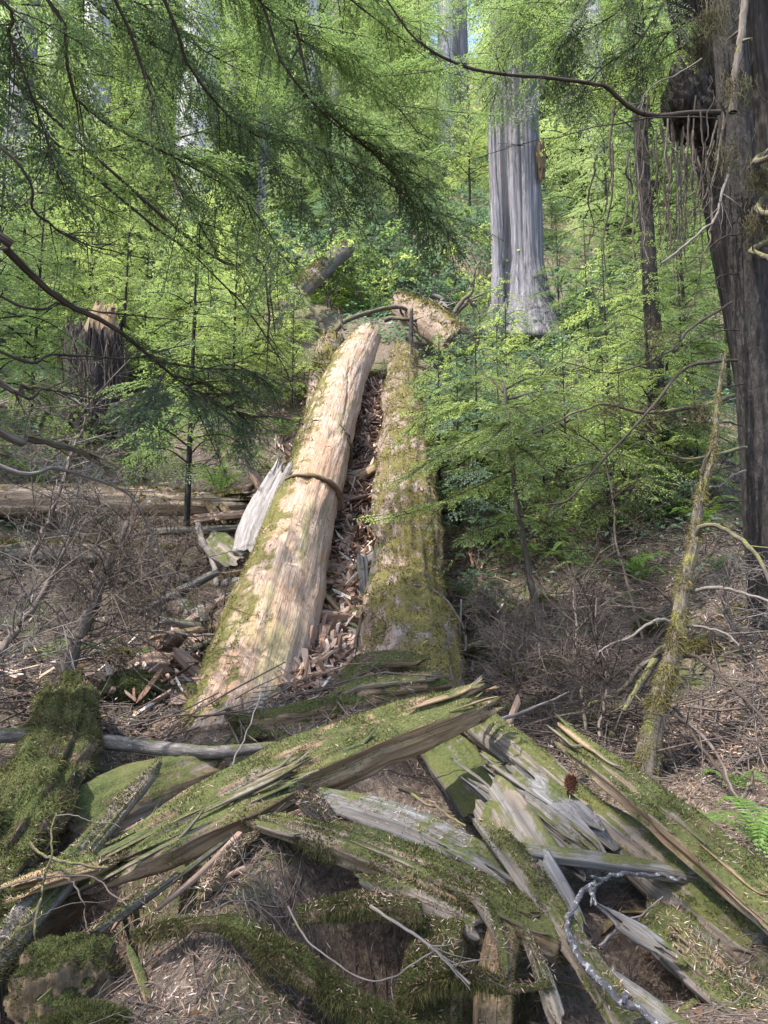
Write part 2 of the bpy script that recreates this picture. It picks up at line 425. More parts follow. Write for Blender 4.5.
def groundm():
    s = Nd('forest_floor'); p = s.pos()
    n = s.noise(p, 26., 8., .7); st = s.noise(s.scale(p, (60, 14, 60)), 1., 6., .7, 1.5)
    col = s.ramp(n, [(.25, (.030, .023, .017)), (.5, (.105, .080, .060)), (.72, (.25, .195, .155))])
    col = s.mix(s.ramp(st, [(.45, 0.), (.62, .7)]), col, (.25, .195, .155))
    mo = s.noise(p, 1.9, 8., .68); col = s.mix(s.ramp(mo, [(.48, 0.), (.60, .8)]), col, s.ramp(s.noise(p, 50., 4.), [(.3, (.035, .05, .012)), (.7, (.10, .13, .03))]))
    return s.done(s.bsdf(col, .95, s.math('ADD', n, st), .8, .03))

M = {}
M['ground'] = groundm()
MC_OL = ((.085, .078, .022), (.215, .185, .058)); MC_GR = ((.024, .031, .010), (.076, .092, .026))
M['pale'] = wood('pale_debarked_wood', [(.25, .165, .11), (.33, .235, .17), (.40, .315, .25), (.45, .39, .34)], patch=(.34, .215, .135), fib=(46, 46, 2.4), moss=.12, vec=(-.95, -.12, .12), moss_col=((.06, .060, .014), (.165, .155, .045)), mn=4.2, bump=.8, bd=.02, crack=.55, stain=((.24, .215, .10), .54))
M['palelog'] = wood('pale_rotting_log', [(.16, .115, .085), (.36, .28, .21), (.52, .44, .36)], patch=(.27, .19, .13), fib=(30, 30, 2.2), moss=-.02, moss_col=MC_OL, crack=.9, bump=1., bd=.03)
M['olive'] = wood('mossed_bark', [(.10, .07, .05), (.21, .15, .11), (.30, .24, .19)], moss=.0, patch=(.25, .20, .17), vec=(.1, -.1, 1), moss_col=MC_OL, mn=4., fib=(22, 22, 3), bump=.9, bd=.03)
M['tan'] = wood('tan_split_wood', [(.09, .056, .03), (.19, .12, .065), (.27, .185, .105), (.33, .245, .155)], fib=(34, 34, 1.1), patch=(.20, .15, .10), moss=-.15, moss_col=MC_GR, crack=.8)
M['tanslab'] = wood('tan_slab_wood', [(.09, .056, .03), (.19, .12, .065), (.27, .185, .105), (.33, .245, .155)], fib=(34, 34, 1.1), patch=(.20, .15, .10), moss=.10, moss_col=MC_GR, crack=.8)
M['tanmoss'] = wood('tan_wood_under_moss', [(.07, .046, .027), (.16, .108, .064), (.25, .185, .12)], fib=(34, 34, 1.1), patch=(.22, .20, .17), moss=.14, moss_col=MC_GR, crack=.7)
M['grey'] = wood('grey_weathered_wood', [(.045, .042, .040), (.10, .097, .095), (.145, .142, .142), (.20, .197, .197)], fib=(46, 46, 1.4), patch=(.13, .105, .08), moss=-.22, moss_col=MC_GR, crack=.9)
M['greymoss'] = wood('grey_wood_with_moss', [(.055, .047, .04), (.125, .112, .10), (.21, .20, .19)], fib=(36, 36, 1.2), patch=(.22, .17, .12), moss=.02, moss_col=MC_GR, crack=.8)
M['white'] = wood('bleached_wood', [(.13, .112, .10), (.22, .198, .185), (.30, .28, .27)], fib=(36, 36, 1.2), bump=.5, crack=.6)
M['rot'] = wood('red_rotten_wood', [(.075, .044, .03), (.18, .112, .08), (.29, .20, .155), (.38, .305, .26)], fib=(28, 28, 2.4), patch=(.22, .16, .125), bump=.9)
M['moss'] = wood('thick_moss', [(.03, .035, .01), (.06, .07, .02)], moss=.75, moss_col=MC_GR, mn=6., fib=(20, 20, 6), bump=1., bd=.03)
M['mossdk'] = wood('moss_over_rot', [(.06, .04, .025), (.14, .10, .06), (.2, .15, .09)], moss=.12, moss_col=((.03, .042, .01), (.095, .115, .028)), mn=6., fib=(20, 20, 4), bump=1., bd=.03)
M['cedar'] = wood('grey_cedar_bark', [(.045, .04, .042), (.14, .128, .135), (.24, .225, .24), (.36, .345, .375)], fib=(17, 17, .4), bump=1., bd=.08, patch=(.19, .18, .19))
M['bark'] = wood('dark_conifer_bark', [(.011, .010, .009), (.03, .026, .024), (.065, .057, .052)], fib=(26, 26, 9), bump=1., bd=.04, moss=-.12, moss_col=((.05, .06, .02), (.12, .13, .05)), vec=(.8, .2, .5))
M['barkred'] = wood('brown_stringy_bark', [(.014, .012, .011), (.042, .034, .031), (.09, .074, .067)], fib=(26, 26, 1.0), bump=1., bd=.06)
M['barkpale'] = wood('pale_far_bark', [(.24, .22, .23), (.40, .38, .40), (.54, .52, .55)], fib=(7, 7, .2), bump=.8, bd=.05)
M['twig'] = wood('dead_twig', [(.05, .038, .03), (.11, .085, .07), (.19, .155, .135)], fib=(60, 60, 8), bump=.3)
M['twigpale'] = wood('grey_dead_twig', [(.08, .068, .06), (.15, .13, .118), (.22, .197, .18)], fib=(60, 60, 6), bump=.3)
M['twigdk'] = wood('dark_living_twig', [(.02, .016, .013), (.05, .038, .03), (.085, .066, .055)], fib=(60, 60, 6), bump=.3)
M['twigmoss'] = wood('mossed_branch', [(.04, .032, .026), (.10, .082, .066), (.19, .165, .145)], fib=(50, 50, 6), moss=.13, moss_col=((.06, .065, .02), (.17, .17, .055)), mn=9., bump=.7)
M['lichen'] = wood('lichened_stick', [(.03, .028, .03), (.07, .065, .07), (.12, .11, .12)], fib=(40, 40, 12), lichen=.055, bump=.6)
M['barklog'] = wood('dark_bark_log', [(.05, .045, .042), (.12, .105, .095), (.2, .18, .165)], fib=(30, 30, 9), moss=-.2, moss_col=MC_GR, lichen=-.02, bump=.8)
M['tuft'] = mossm('moss_blades', (.025, .033, .010), (.084, .103, .028))
M['tuftol'] = mossm('olive_moss_blades', (.085, .08, .022), (.21, .19, .058), (.2, .14, .07))
M['tuftdk'] = mossm('dark_moss_blades', (.026, .033, .01), (.085, .095, .028))
M['hang'] = mossm('hanging_moss', (.09, .085, .04), (.20, .19, .10), (.16, .12, .07))
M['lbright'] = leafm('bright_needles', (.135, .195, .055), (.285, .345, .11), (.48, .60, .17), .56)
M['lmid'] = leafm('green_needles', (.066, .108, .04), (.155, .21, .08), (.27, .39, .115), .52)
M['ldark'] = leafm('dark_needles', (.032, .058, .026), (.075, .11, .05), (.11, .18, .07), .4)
M['lblue'] = leafm('blue_green_leaves', (.06, .11, .07), (.16, .23, .15), (.20, .32, .17), .42)
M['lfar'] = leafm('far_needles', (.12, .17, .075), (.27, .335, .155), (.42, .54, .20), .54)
M['fern'] = leafm('fern_fronds', (.07, .14, .03), (.16, .25, .06), (.24, .38, .07), .45)
M['litter'] = islands('needle_litter', [(0., (.028, .020, .015)), (.35, (.10, .064, .044)), (.68, (.22, .145, .10)), (.92, (.35, .26, .195)), (1., (.45, .41, .38))])
M['chip'] = islands('wood_chips', [(0., (.09, .05, .032)), (.4, (.24, .14, .095)), (.8, (.40, .29, .22)), (1., (.50, .45, .41))])
M['deadleaf'] = islands('dead_leaf', [(0., (.06, .03, .016)), (.5, (.16, .08, .04)), (1., (.27, .17, .09))])
M['cone'] = islands('cone_scales', [(0., (.06, .025, .015)), (1., (.16, .07, .035))])

def gp(px, Y, dz=0.):
    """point of the ground at distance Y under the photo column px"""
    x = 0.
    for _ in range(4):
        z = float(ground_z(x, Y)); dep = Y * math.cos(PITCH) + (z - 1.6) * math.sin(PITCH); x = (px - 384) / FPX * dep
    return np.array([x, Y, float(ground_z(x, Y)) + dz])

# ================================================================== ground and litter
xs = np.concatenate([-np.geomspace(60, 4.2, 70), np.linspace(-4, 4.4, 240), np.geomspace(4.6, 60, 70)])
ys = np.concatenate([np.linspace(-25, .9, 30), np.linspace(1, 8, 230), np.geomspace(8.05, 135, 190)])
X, Y_ = np.meshgrid(xs, ys); Z = ground_z(X, Y_)
ids = np.arange(X.size).reshape(X.shape)
mb = MB(); mb.add(xyz(X, Y_, Z), np.stack([ids[:-1, :-1], ids[:-1, 1:], ids[1:, 1:], ids[1:, :-1]], -1).reshape(-1, 4))
ground = tag(mb.build('ground', M['ground']), 'steep forest floor of brown needles, rotten wood and moss', 'ground', kind='structure')

def scatter_litter(name, mat, n, xr, yr, ln, wd, dens, label, lift=.012, seed=1, steep=.35, zadd=0.):
    r = np.random.default_rng(seed)
    x = r.uniform(*xr, n); y = yr[0] + (yr[1] - yr[0]) * r.random(n) ** 1.5
    k = r.random(n) < np.clip(dens + 1.2 * fbm(xyz(x * 1.3, y * 1.3, 0), 61, 3), .05, 1); x, y = x[k], y[k]; n = len(x)
    P = xyz(x, y, ground_z(x, y) + r.uniform(0, lift, n) + zadd)
    a = r.uniform(0, 2 * math.pi, n); D = np.stack([np.cos(a), np.sin(a), r.normal(0, steep, n)], -1)
    e = .05; gy = (ground_z(x, y + e) - ground_z(x, y - e)) / (2 * e); gx = (ground_z(x + e, y) - ground_z(x - e, y)) / (2 * e)
    D[:, 2] += D[:, 0] * gx + D[:, 1] * gy; D = unit(D)
    Nn = unit(np.stack([-gx, -gy, np.ones(n)], -1) + r.normal(0, .35, (n, 3)))
    sc = (.6 + .4 * y / yr[0]) if yr[0] < 3 else np.ones(n)
    sc = np.clip(sc, 1, 2.2)
    m = MB(); leaf_mesh(m, P, D, Nn, r.uniform(*ln, n) * sc, r.uniform(*wd, n) * sc)
    return tag(m.build(name, mat, smooth=False), label, 'litter', kind='stuff')
scatter_litter('needle_litter', M['litter'], 230000, (-2.6, 2.8), (1.7, 5.5), (.007, .042), (.0013, .0042), .62, 'tan and brown dead needles and twig bits covering the near mound')
scatter_litter('bark_litter', M['litter'], 90000, (-6, 7), (4.5, 12), (.025, .10), (.004, .013), .6, 'brown bark strips and twigs strewn over the slope', .06, 2)
r = np.random.default_rng(3); n = 9000
t = r.random(n); y = 4.9 + 9.5 * t; x = np.interp(y, [5, 5.8, 7.3, 9, 12, 14], [-.48, -.42, -.30, -.24, -.16, -.14]) + np.where(r.random(n) < .45, r.normal(0, .16, n), r.normal(-.2, .9, n) - np.abs(r.normal(0, .5, n)) * (y < 9))
k = r.random(n) < np.clip(.55 + 1.3 * fbm(xyz(x, y, 0), 66, 3), .05, 1); x, y = x[k], y[k]; n = len(x)
P = xyz(x, y, ground_z(x, y) + r.uniform(-.02, .14, n)); D = unit(r.normal(size=(n, 3)) * [.7, 1, .5] + [0, .7, .4]); m = MB()
chips(m, P, D, unit(r.normal(0, .5, (n, 3)) + [0, -.3, 1]), r.uniform(.05, .42, n), r.uniform(.01, .05, n), r.uniform(.006, .022, n))
tag(m.build('rotten_chips', M['chip'], smooth=False), 'reddish rotten wood chips spilled around the two long logs', 'litter', kind='stuff')

# loose fallen twigs lying about, far too many to count
rg = np.random.default_rng(17); mt_ = MB()
for n, xr, yr, ln, rr_ in [(1900, (-2.4, 2.6), (1.9, 4.2), (.06, .35), (.0014, .0034)), (4200, (-4.5, 5.5), (4.2, 8.5), (.15, .9), (.003, .009)), (1500, (-7, 8), (8, 15), (.3, 1.4), (.004, .012))]:
    x = rg.uniform(*xr, n); y = rg.uniform(*yr, n); a = rg.uniform(0, 2 * math.pi, n); l = rg.uniform(*ln, n) ** 1.0; u = np.linspace(-.5, .5, 6); bend = rg.normal(0, .12, n)
    pp = []
    tilt = np.abs(rg.normal(0, .14, n))
    for q in u:
        xx = x + np.cos(a) * l * q - np.sin(a) * bend * l * 4 * q * q; yy = y + np.sin(a) * l * q + np.cos(a) * bend * l * 4 * q * q
        pp.append(xyz(xx, yy, ground_z(xx, yy) * .5 + .5 * (ground_z(x, y) + (ground_z(x + .05, y) - ground_z(x, y)) / .05 * (xx - x) + (ground_z(x, y + .05) - ground_z(x, y)) / .05 * (yy - y)) + .01 + tilt * l * (q + .5)))
    r_ = rg.uniform(*rr_, n); V, Q, G = tubes(np.stack(pp, 1), r_, r_ * .5, 4); mt_.add(V, Q, G=G, mi=0)
    # some carry side twigs
    K = kids(np.stack(pp, 1)[: n // 2], 3, (ln[0] * .5, ln[1] * .4), (25, 60), .02, 4, rg); V, Q, G = tubes(K, rr_[0] * .9, rr_[0] * .4, 3); mt_.add(V, Q, G=G, mi=1)
tag(mt_.build('twig_litter', [M['twig'], M['twigpale']]), 'tangle of small fallen twigs strewn over floor and pile', 'litter', kind='stuff')

# soft green ground plants over the slope
r = np.random.default_rng(5)
n = 330000; x = r.uniform(-22, 24, n); y = 5 + 40 * r.random(n) ** 1.1
lo = fbm(xyz(x * .55, y * .55, 0), 77, 3); onlog = (x > -3.4 + (y < 8) * -.6) & (x < .75) & (y < 15.5)
right = (x > .6)
k = (r.random(n) < np.clip((y - 5.8) / 4.5, 0, 1) * np.clip(.55 + 1.5 * lo, 0, 1)) & ~onlog
x, y = x[k], y[k]; n = len(x)
P = xyz(x, y, ground_z(x, y) + r.uniform(.02, .45, n) * (1 + np.clip((y - 13) / 10, 0, 1.2)) * np.clip(.6 + fbm(xyz(x * 1.7, y * 1.7, 0), 78, 3), .1, 1.4))
D = unit(np.stack([r.normal(size=n), r.normal(size=n) - .3, r.normal(0, .3, n) - .1], -1)); Nn = unit(r.normal(0, .4, (n, 3)) + [0, -.3, 1.])
m = MB(); leaf_mesh(m, P, D, Nn, r.uniform(.05, .12, n) * (.6 + y / 18), r.uniform(.03, .06, n) * (.6 + y / 18))
tag(m.build('ground_cover_leaves', M['lblue'], smooth=False), 'low blue green leafy ground cover over the slope', 'ground cover', kind='stuff')

# ================================================================== timber helper
def timber(name, label, cat, pts, sec, mat, scale=(1, 1), moss=None, group=None, parent=None, loc=None, dust=None, **kw):
    """pts: list of (px, py, Y) or world arrays"""
    P = [W(*p) if isinstance(p, tuple) else p for p in pts]
    if dust is None and moss and P[0][1] < 5: dust = 2600
    V, Q, T, G = sweep(P, sec, scale, **kw)
    if loc is None: loc = np.mean(P, axis=0)
    o = MB().add(V, Q, T, G).build(name, M[mat], parent, loc)
    if parent is None: tag(o, label, cat, group)
    elif label: o['label'] = label
    if moss:
        n, mm, mk = moss
        b = moss_mesh(V, Q, n, np.random.default_rng(int(kw.get('seed', 0)) + 5), **mk)
        if b.n: b.build('moss', M[mm], o, loc, smooth=False)
    if dust:
        b = dusting(V, Q, dust, np.random.default_rng(int(kw.get('seed', 0)) + 77))
        if b.n: b.build('fallen_needles', M['litter'], o, loc, smooth=False)
    o['_loc'] = [float(v) for v in loc]
    return o, (V, Q), loc
def splinters(o, loc, pts, n, off, mat, seed, ln=(.2, .6), wd=(.006, .02), moss=True):
    rg = np.random.default_rng(seed); P = spline([W(*p) for p in pts], 100); T = unit(np.gradient(P, axis=0)); N = unit(np.cross(T, [0, 0, 1.])); B = np.cross(N, T)
    L = np.linalg.norm(P[-1] - P[0])
    for i in range(n):
        l = rg.uniform(*ln); k = rg.integers(0, 100); k2 = min(99, int(k + l / L * 100))
        if rg.random() < .4: k, k2 = (0, int(l / L * 60) + 4) if rg.random() < .5 else (99 - int(l / L * 60) - 4, 99)
        if k2 - k < 4: k = max(0, k2 - 6)
        a = rg.uniform(-.2, math.pi + .2); c = N * math.cos(a) * off[0] + B * math.sin(a) * off[1]
        q = P[k:k2 + 1:max(1, (k2 - k) // 4)] + c[k:k2 + 1:max(1, (k2 - k) // 4)]; q = q + T[k] * rg.uniform(-.1, .1); q[-1] += rg.normal(0, .02, 3) + [0, 0, .012]
        V, Q, T_, G = sweep(q, sup(rg.uniform(*wd), rg.uniform(*wd) * .5, 14, 3), (.5, 1, .35), rings=26, roll=rg.uniform(-1, 1), fib=.003, lump=.006, lf=9, jag=(.06, .10), jf=60, seed=seed + i)
        MB().add(V, Q, T_, G).build('splinter', M[mat[i % len(mat)]], o, loc)
def rnd(r, M_=44, e=2.0): return sup(r, r, M_, e)

# ================================================================== the two long fallen logs
A0, A1 = W(224, 778, 4.6), W(357, 338, 14.4)
_kn = [(1.3, 1.9, .07, .05), (2.1, 1.2, .05, .07), (2.9, 2.3, .06, .05), (3.7, 1.5, .05, .06), (4.6, 1.9, .09, -.035), (5.2, 1.0, .07, .05), (6.4, 1.7, .06, -.03), (7.0, 2.2, .1, .06), (1.7, .6, .08, .05), (3.2, .5, .1, .05)]
def dentA(g, d):
    a = np.arctan2(d[..., 1], d[..., 0]); o = 0
    for t, an, w_, am in _kn: o = o - am * np.exp(-(((g[..., 2] - t) / (w_ * 2.2)) ** 2 + ((a - an) / (w_ * 3)) ** 2))
    return o - .03 * np.exp(-((a - 1.1 - .25 * np.sin(g[..., 2] * .8)) / .035) ** 2) * np.clip(np.sin(g[..., 2] * 1.1) + .3, 0, 1)
logA, (VA, QA), locA = timber('fallen_log', 'huge debarked pale log lying uphill, pinkish bare wood with moss down its flank', 'log',
    [A0, A0 + (A1 - A0) * .4, A0 + (A1 - A0) * .75, W(369, 333, 14.3)], sup(.36, .36, 110, 2.0), 'pale', (1.04, 1.0, .96, .96, 1.0, 1.0, .7), rings=300, fib=.014, ff=20, lump=.07, lf=1.8, jag=(.05, .8), seed=3, rough=.008, dent=dentA,
    moss=(50000, 'tuftol', dict(h=(.004, .016), w=.005, vec=(-.95, -.2, .2), lo=.3, nf=3.6)))
ax = unit(A1 - A0); sideA = unit(np.cross(ax, [0, 0, 1])); upA = np.cross(sideA, ax)
def on_log(t, ang, rr): return A0 + (A1 - A0) * t + (sideA * math.cos(ang) + upA * math.sin(ang)) * rr
def ring(t, rr, a0, a1, tilt, n=40): 
    return [on_log(t + tilt * math.sin(a), a, rr) for a in np.linspace(a0, a1, n)]
V, Q, T, G = sweep(ring(.335, .350, -.4, 3.3, -.012), sup(.06, .022, 16, 2), rings=120, fib=.016, lump=.05, lf=11, seed=8)
MB().add(V, Q, T, G).build('bark_collar', M['olive'], logA, locA)
V, Q, G = limb(ring(.46, .356, -.9, 2.4, .014) [::-1], .008, .022, 60, 8, .06, 5)
MB().add(V, Q, G=G).build('vine_loop', M['twigdk'], logA, locA)
V, Q, T, G = sweep([W(312, 470, 9.8), W(323, 395, 11.9), W(331, 338, 13.5)], sup(.27, .27, 50, 2), (.7, 1, .9), rings=70, fib=.02, lump=.06, jag=(.3, .5), seed=9)
sl = MB().add(V, Q, T, G).build('split_limb', M['olive'], logA, locA)
moss_mesh(V, Q, 5000, R0, (.02, .05), .014, lo=.1).build('moss', M['tuftol'], sl, locA, smooth=False)
for k, (p, rr) in enumerate([([(326, 342, 13.9), (322, 322, 14), (308, 302, 14.2), (301, 288, 14.3)], .075), ([(326, 338, 13.9), (314, 330, 13.8), (303, 334, 13.7)], .06),
                             ([(345, 330, 14), (340, 318, 14), (338, 308, 14)], .04)]):
    V, Q, G = limb([W(*q) for q in p], rr, rr * .3, 26, 8, .04, k + 3); MB().add(V, Q, G=G).build('broken_branch', M['twigmoss'], logA, locA)

B0, B1 = W(414, 765, 4.6), W(402, 352, 14.2)
def dentB(g, d): return -.16 * np.exp(-((g[..., 2] - 2.9) / .35) ** 2) * (d[..., 0] < -.2) - .13 * np.exp(-((g[..., 2] - 2.2) / .25) ** 2) * (d[..., 0] < .0) + .05 * np.exp(-((g[..., 2] - 1.35) / .2) ** 2)
logB, (VB, QB), locB = timber('fallen_log', 'long mossy log lying uphill beside the pale one, olive moss over lumpy bark', 'log',
    [B0, B1], sup(.40, .39, 100, 2.0), 'olive', (.80, .87, .84, .76, .70, .66), rings=260, fib=.03, ff=12, rough=.045, lump=.13, lf=1.9, jag=(.05, .7), seed=21, dent=dentB,
    moss=(70000, 'tuftol', dict(h=(.006, .022), w=.006, vec=(.05, -.2, 1), lo=.0, nf=2.6)))
V, Q, G = limb([B0 + (B1 - B0) * .115 + np.array([.41 * math.cos(a), -.05 + .1 * math.sin(a), .40 * math.sin(a) * 1.05]) for a in np.linspace(-.2, 3.3, 30)], .012, .014, 50, 6, .02, 6)
MB().add(V, Q, G=G).build('vine_loop', M['twig'], logB, locB)
for k, (p, rr) in enumerate([([(403, 385, 13), (404, 400, 12.2), (407, 432, 10.8)], .05), ([(415, 418, 11.6), (414, 433, 11)], .05), ([(393, 375, 13.6), (398, 360, 13.8)], .04)]):
    V, Q, G = limb([W(*q) + np.array([0, -.1, .05]) for q in p], rr, rr * .6, 20, 8, .03, k + 13); MB().add(V, Q, G=G).build('dead_stub', M['bark'], logB, locB)

for o_, V_, Q_, l_ in ((logA, VA, QA, locA), (logB, VB, QB, locB)):
    b_ = dusting(V_, Q_, 16000, np.random.default_rng(5), lo=.1, sc=2.4, dens=.3); b_.build('fallen_needles', M['litter'], o_, l_, smooth=False)
# ================================================================== foreground timbers
FM = lambda n, **k: (n, 'tuft', dict(dict(h=(.003, .009), w=.0021, lo=.1, nf=7.), **{a: (b * .55 if a == 'hang' else b) for a, b in k.items()}))
S1 = timber('broken_slab', 'heavy split slab slung across the pile, mossy top and bare tan face', 'slab',
       [(84, 880, 2.86), (235, 800, 3.08), (380, 738, 3.38), (494, 698, 3.62)], sup(.125, .088, 90, 4), 'tanslab', (.6, .95, 1.12, .98, .6), roll=-.42, rings=170, fib=.022, ff=22, rough=.022, lump=.035, jag=(.6, .2), jf=14, seed=31, moss=FM(60000, lo=.3, bias=.2))
S2 = timber('splintered_slab', 'mossy splintered slab leaning below the heavy tan slab, ragged at its upper end', 'slab',
       [(98, 872, 2.74), (200, 818, 2.86), (306, 768, 2.98)], sup(.105, .045, 90, 3.5), 'tanmoss', (.6, 1, 1.05, .8), roll=-.5, rings=130, fib=.026, rough=.02, ff=24, lump=.04, jag=(.35, .28), jf=16, seed=33, moss=FM(24000, lo=.2, bias=.15))
S3 = timber('mossy_beam', 'thick mossy beam sloping down past the mound to a blunt broken end', 'beam',
       [(248, 815, 2.85), (350, 845, 2.72), (460, 890, 2.58), (568, 940, 2.44)], sup(.085, .055, 80, 3), 'tanmoss', (.7, 1, 1.05, .85), roll=-.25, rings=150, rough=.022, fib=.018, lump=.04, lf=4, jag=(.15, .08), seed=35, moss=FM(42000, lo=-.1, bias=.25, hang=.7))
timber('grey_slab', 'silvery weathered slab lying on the mossy beam, moss creeping over one side', 'slab',
       [(318, 800, 2.95), (400, 826, 2.86), (475, 862, 2.76), (560, 922, 2.58)], sup(.075, .045, 50, 3), 'grey', (.7, 1, 1, .6), roll=-.35, rings=110, fib=.016, ff=34, lump=.02, jag=(.2, .25), jf=20, seed=36, moss=FM(7000, lo=.55, bias=-.15))
S4 = timber('mossy_plank', 'long thick plank jutting up with moss on top and brown underside, jagged raised tip', 'plank',
       [(556, 731, 3.5), (660, 812, 2.95), (800, 930, 2.42)], sup(.085, .045, 84, 4.5), 'tanmoss', (.8, 1, 1.05, 1.05), roll=-.32, rings=160, fib=.018, ff=24, rough=.014, lump=.025, jag=(.3, .05), jf=20, seed=38, moss=FM(30000, lo=.4, bias=.12))
timber('mossy_log', 'round mossy log running behind the grey broken slabs and under the raised plank', 'log',
       [(455, 706, 4.1), (540, 775, 3.55), (640, 860, 3.05), (760, 960, 2.6)], sup(.085, .08, 64, 2.2), 'greymoss', (.9, 1, 1.1, 1), rings=130, rough=.025, fib=.02, lump=.04, jag=(.1, .05), seed=40, moss=FM(26000, lo=.15, bias=.05))
S5 = timber('broken_slab', 'wide grey broken slab with splintered upper end beside the raised plank', 'slab',
       [(482, 766, 3.42), (540, 808, 3.2), (606, 862, 2.95)], sup(.115, .05, 64, 4), 'grey', (.9, 1, 1, .8), roll=-.62, rings=120, fib=.028, ff=22, rough=.016, lump=.03, jag=(.36, .15), jf=16, seed=42, moss=FM(5000, lo=.5, bias=-.1))
timber('grey_board', 'dark grey board standing on edge below the wide broken slab', 'board',
       [(487, 792, 3.2), (512, 828, 3.02), (545, 880, 2.8)], sup(.12, .03, 48, 4), 'greymoss', (.9, 1, .9), roll=-1.15, rings=80, fib=.016, lump=.02, jag=(.1, .06), seed=44)
timber('grey_plank', 'thin straight pale grey plank lying flat across the mossy timbers', 'plank',
       [(516, 850, 2.72), (610, 863, 2.78), (700, 878, 2.84)], sup(.03, .02, 36, 5), 'grey', (1, 1, .9), roll=-.4, rings=90, fib=.006, ff=60, lump=.006, jag=(.03, .06), jf=40, seed=46)
timber('mossy_timber', 'mossy timber with a split pale edge slanting to the bottom of the pile', 'timber',
       [(486, 818, 2.78), (548, 905, 2.5), (640, 1040, 2.15)], sup(.048, .04, 64, 3.5), 'greymoss', (.9, 1, 1), rings=120, rough=.014, fib=.016, lump=.025, jag=(.14, .05), jf=22, seed=48, moss=FM(14000, lo=.3, bias=.1))
timber('grey_board', 'short grey split board wedged between the thin plank and mossy timber', 'board',
       [(536, 858, 2.72), (560, 900, 2.6), (588, 950, 2.45)], sup(.045, .02, 36, 4), 'grey', (1, 1, .6), roll=-.9, rings=60, fib=.012, lump=.01, jag=(.05, .12), jf=30, seed=49)
timber('mossy_post', 'broad moss-covered post standing in the dark hollow', 'post', [(452, 920, 2.5), (436, 960, 2.38), (420, 1070, 2.15)], sup(.085, .06, 44, 3), 'mossdk', (.8, 1, 1.05), rings=90, fib=.012, lump=.03, jag=(.08, .05), seed=51, moss=FM(26000, vec=(0, -.8, .6), lo=-.2, bias=.2))
timber('wooden_post', 'tan upright post with moss on one side below the blunt beam', 'post', [(506, 925, 2.42), (496, 985, 2.32), (492, 1070, 2.18)], sup(.055, .04, 40, 4), 'tan', (.9, 1, 1), rings=80, fib=.01, lump=.015, jag=(.06, .05), seed=53, moss=FM(6000, vec=(.8, -.5, .4), lo=.2, bias=.1))
timber('mossy_root', 'curved moss-furred root winding across the needle mound', 'root', [(124, 940, 2.24), (175, 930, 2.23), (228, 926, 2.20), (300, 970, 2.12), (410, 1040, 2.02)], sup(.029, .026, 28, 2.2), 'mossdk', (.8, 1, 1.05, 1.1, 1.2), rings=140, fib=.006, rough=.012, lump=.024, lf=6, jag=(.04, .03), seed=55, moss=FM(30000, lo=-.1, bias=.3, hang=.6))
timber('mossy_beam', 'short bright mossy beam bridging the dark hollow in the mound', 'beam', [(298, 915, 2.44), (360, 906, 2.42), (418, 912, 2.42)], sup(.045, .035, 32, 3), 'mossdk', (.9, 1, .9), rings=70, fib=.006, lump=.015, jag=(.05, .05), seed=57, moss=FM(16000, lo=-.1, bias=.4, hang=.7))
timber('mossy_branch', 'thin mossy branch stretched low in front of both posts', 'branch', [(412, 992, 2.18), (455, 975, 2.18), (505, 988, 2.16), (550, 985, 2.2)], rnd(.016, 16), 'mossdk', (.8, 1, 1, .6), rings=60, fib=.004, lump=.012, lf=10, seed=59, moss=FM(9000, lo=-.3, bias=.3, h=(.004, .012), hang=.9))
for S_, pts, n_, off, mt_s, sd_ in [(S1, [(84, 880, 2.86), (235, 800, 3.08), (380, 738, 3.38), (494, 698, 3.62)], 20, (.12, .085), ('tanmoss', 'tan', 'greymoss'), 410), (S2, [(98, 872, 2.74), (200, 818, 2.86), (306, 768, 2.98)], 18, (.10, .045), ('tanmoss', 'greymoss', 'tan'), 440),
        (S3, [(248, 815, 2.85), (350, 845, 2.72), (460, 890, 2.58), (568, 940, 2.44)], 9, (.08, .055), ('tanmoss', 'greymoss'), 470), (S4, [(556, 731, 3.5), (660, 812, 2.95), (800, 930, 2.42)], 12, (.08, .045), ('greymoss', 'tan'), 500), (S5, [(482, 766, 3.42), (540, 808, 3.2), (606, 862, 2.95)], 12, (.1, .045), ('grey', 'greymoss'), 530)]:
    splinters(S_[0], S_[2], pts, n_, off, mt_s, sd_)
# needle-mound back: rotten reddish hollow walls
# left side
timber('mossy_log', 'fat log wrapped in shaggy moss at the edge of the pile', 'log', [(-70, 960, 2.55), (10, 838, 3.0), (55, 760, 3.6), (68, 690, 4.5)], sup(.18, .17, 60, 2.1), 'mossdk', (.95, 1, .85, .7), rings=150, fib=.03, rough=.06, lump=.17, lf=3.2, jag=(.05, .35), dust=9000, seed=62, moss=(60000, 'tuftdk', dict(h=(.006, .02), w=.003, lo=-.1, bias=.1, nf=5, hang=.6)))
timber('tan_log', 'bare tan rotten log under the shaggy mossy log', 'log', [(40, 842, 3.3), (120, 806, 3.55), (215, 772, 3.9)], sup(.16, .15, 60, 2.2), 'tanmoss', (1, 1, .8), rings=110, fib=.024, rough=.035, lump=.06, jag=(.1, .15), seed=64)
timber('mossy_log', 'brown log with thin moss low under the shaggy one', 'log', [(-60, 945, 2.6), (10, 915, 2.75), (85, 885, 2.95)], sup(.15, .13, 46, 2.2), 'mossdk', (1, 1, .7), rings=80, fib=.02, lump=.05, jag=(.05, .12), seed=66, moss=(12000, 'tuftdk', dict(h=(.004, .012), w=.0025, lo=.1, nf=5)))
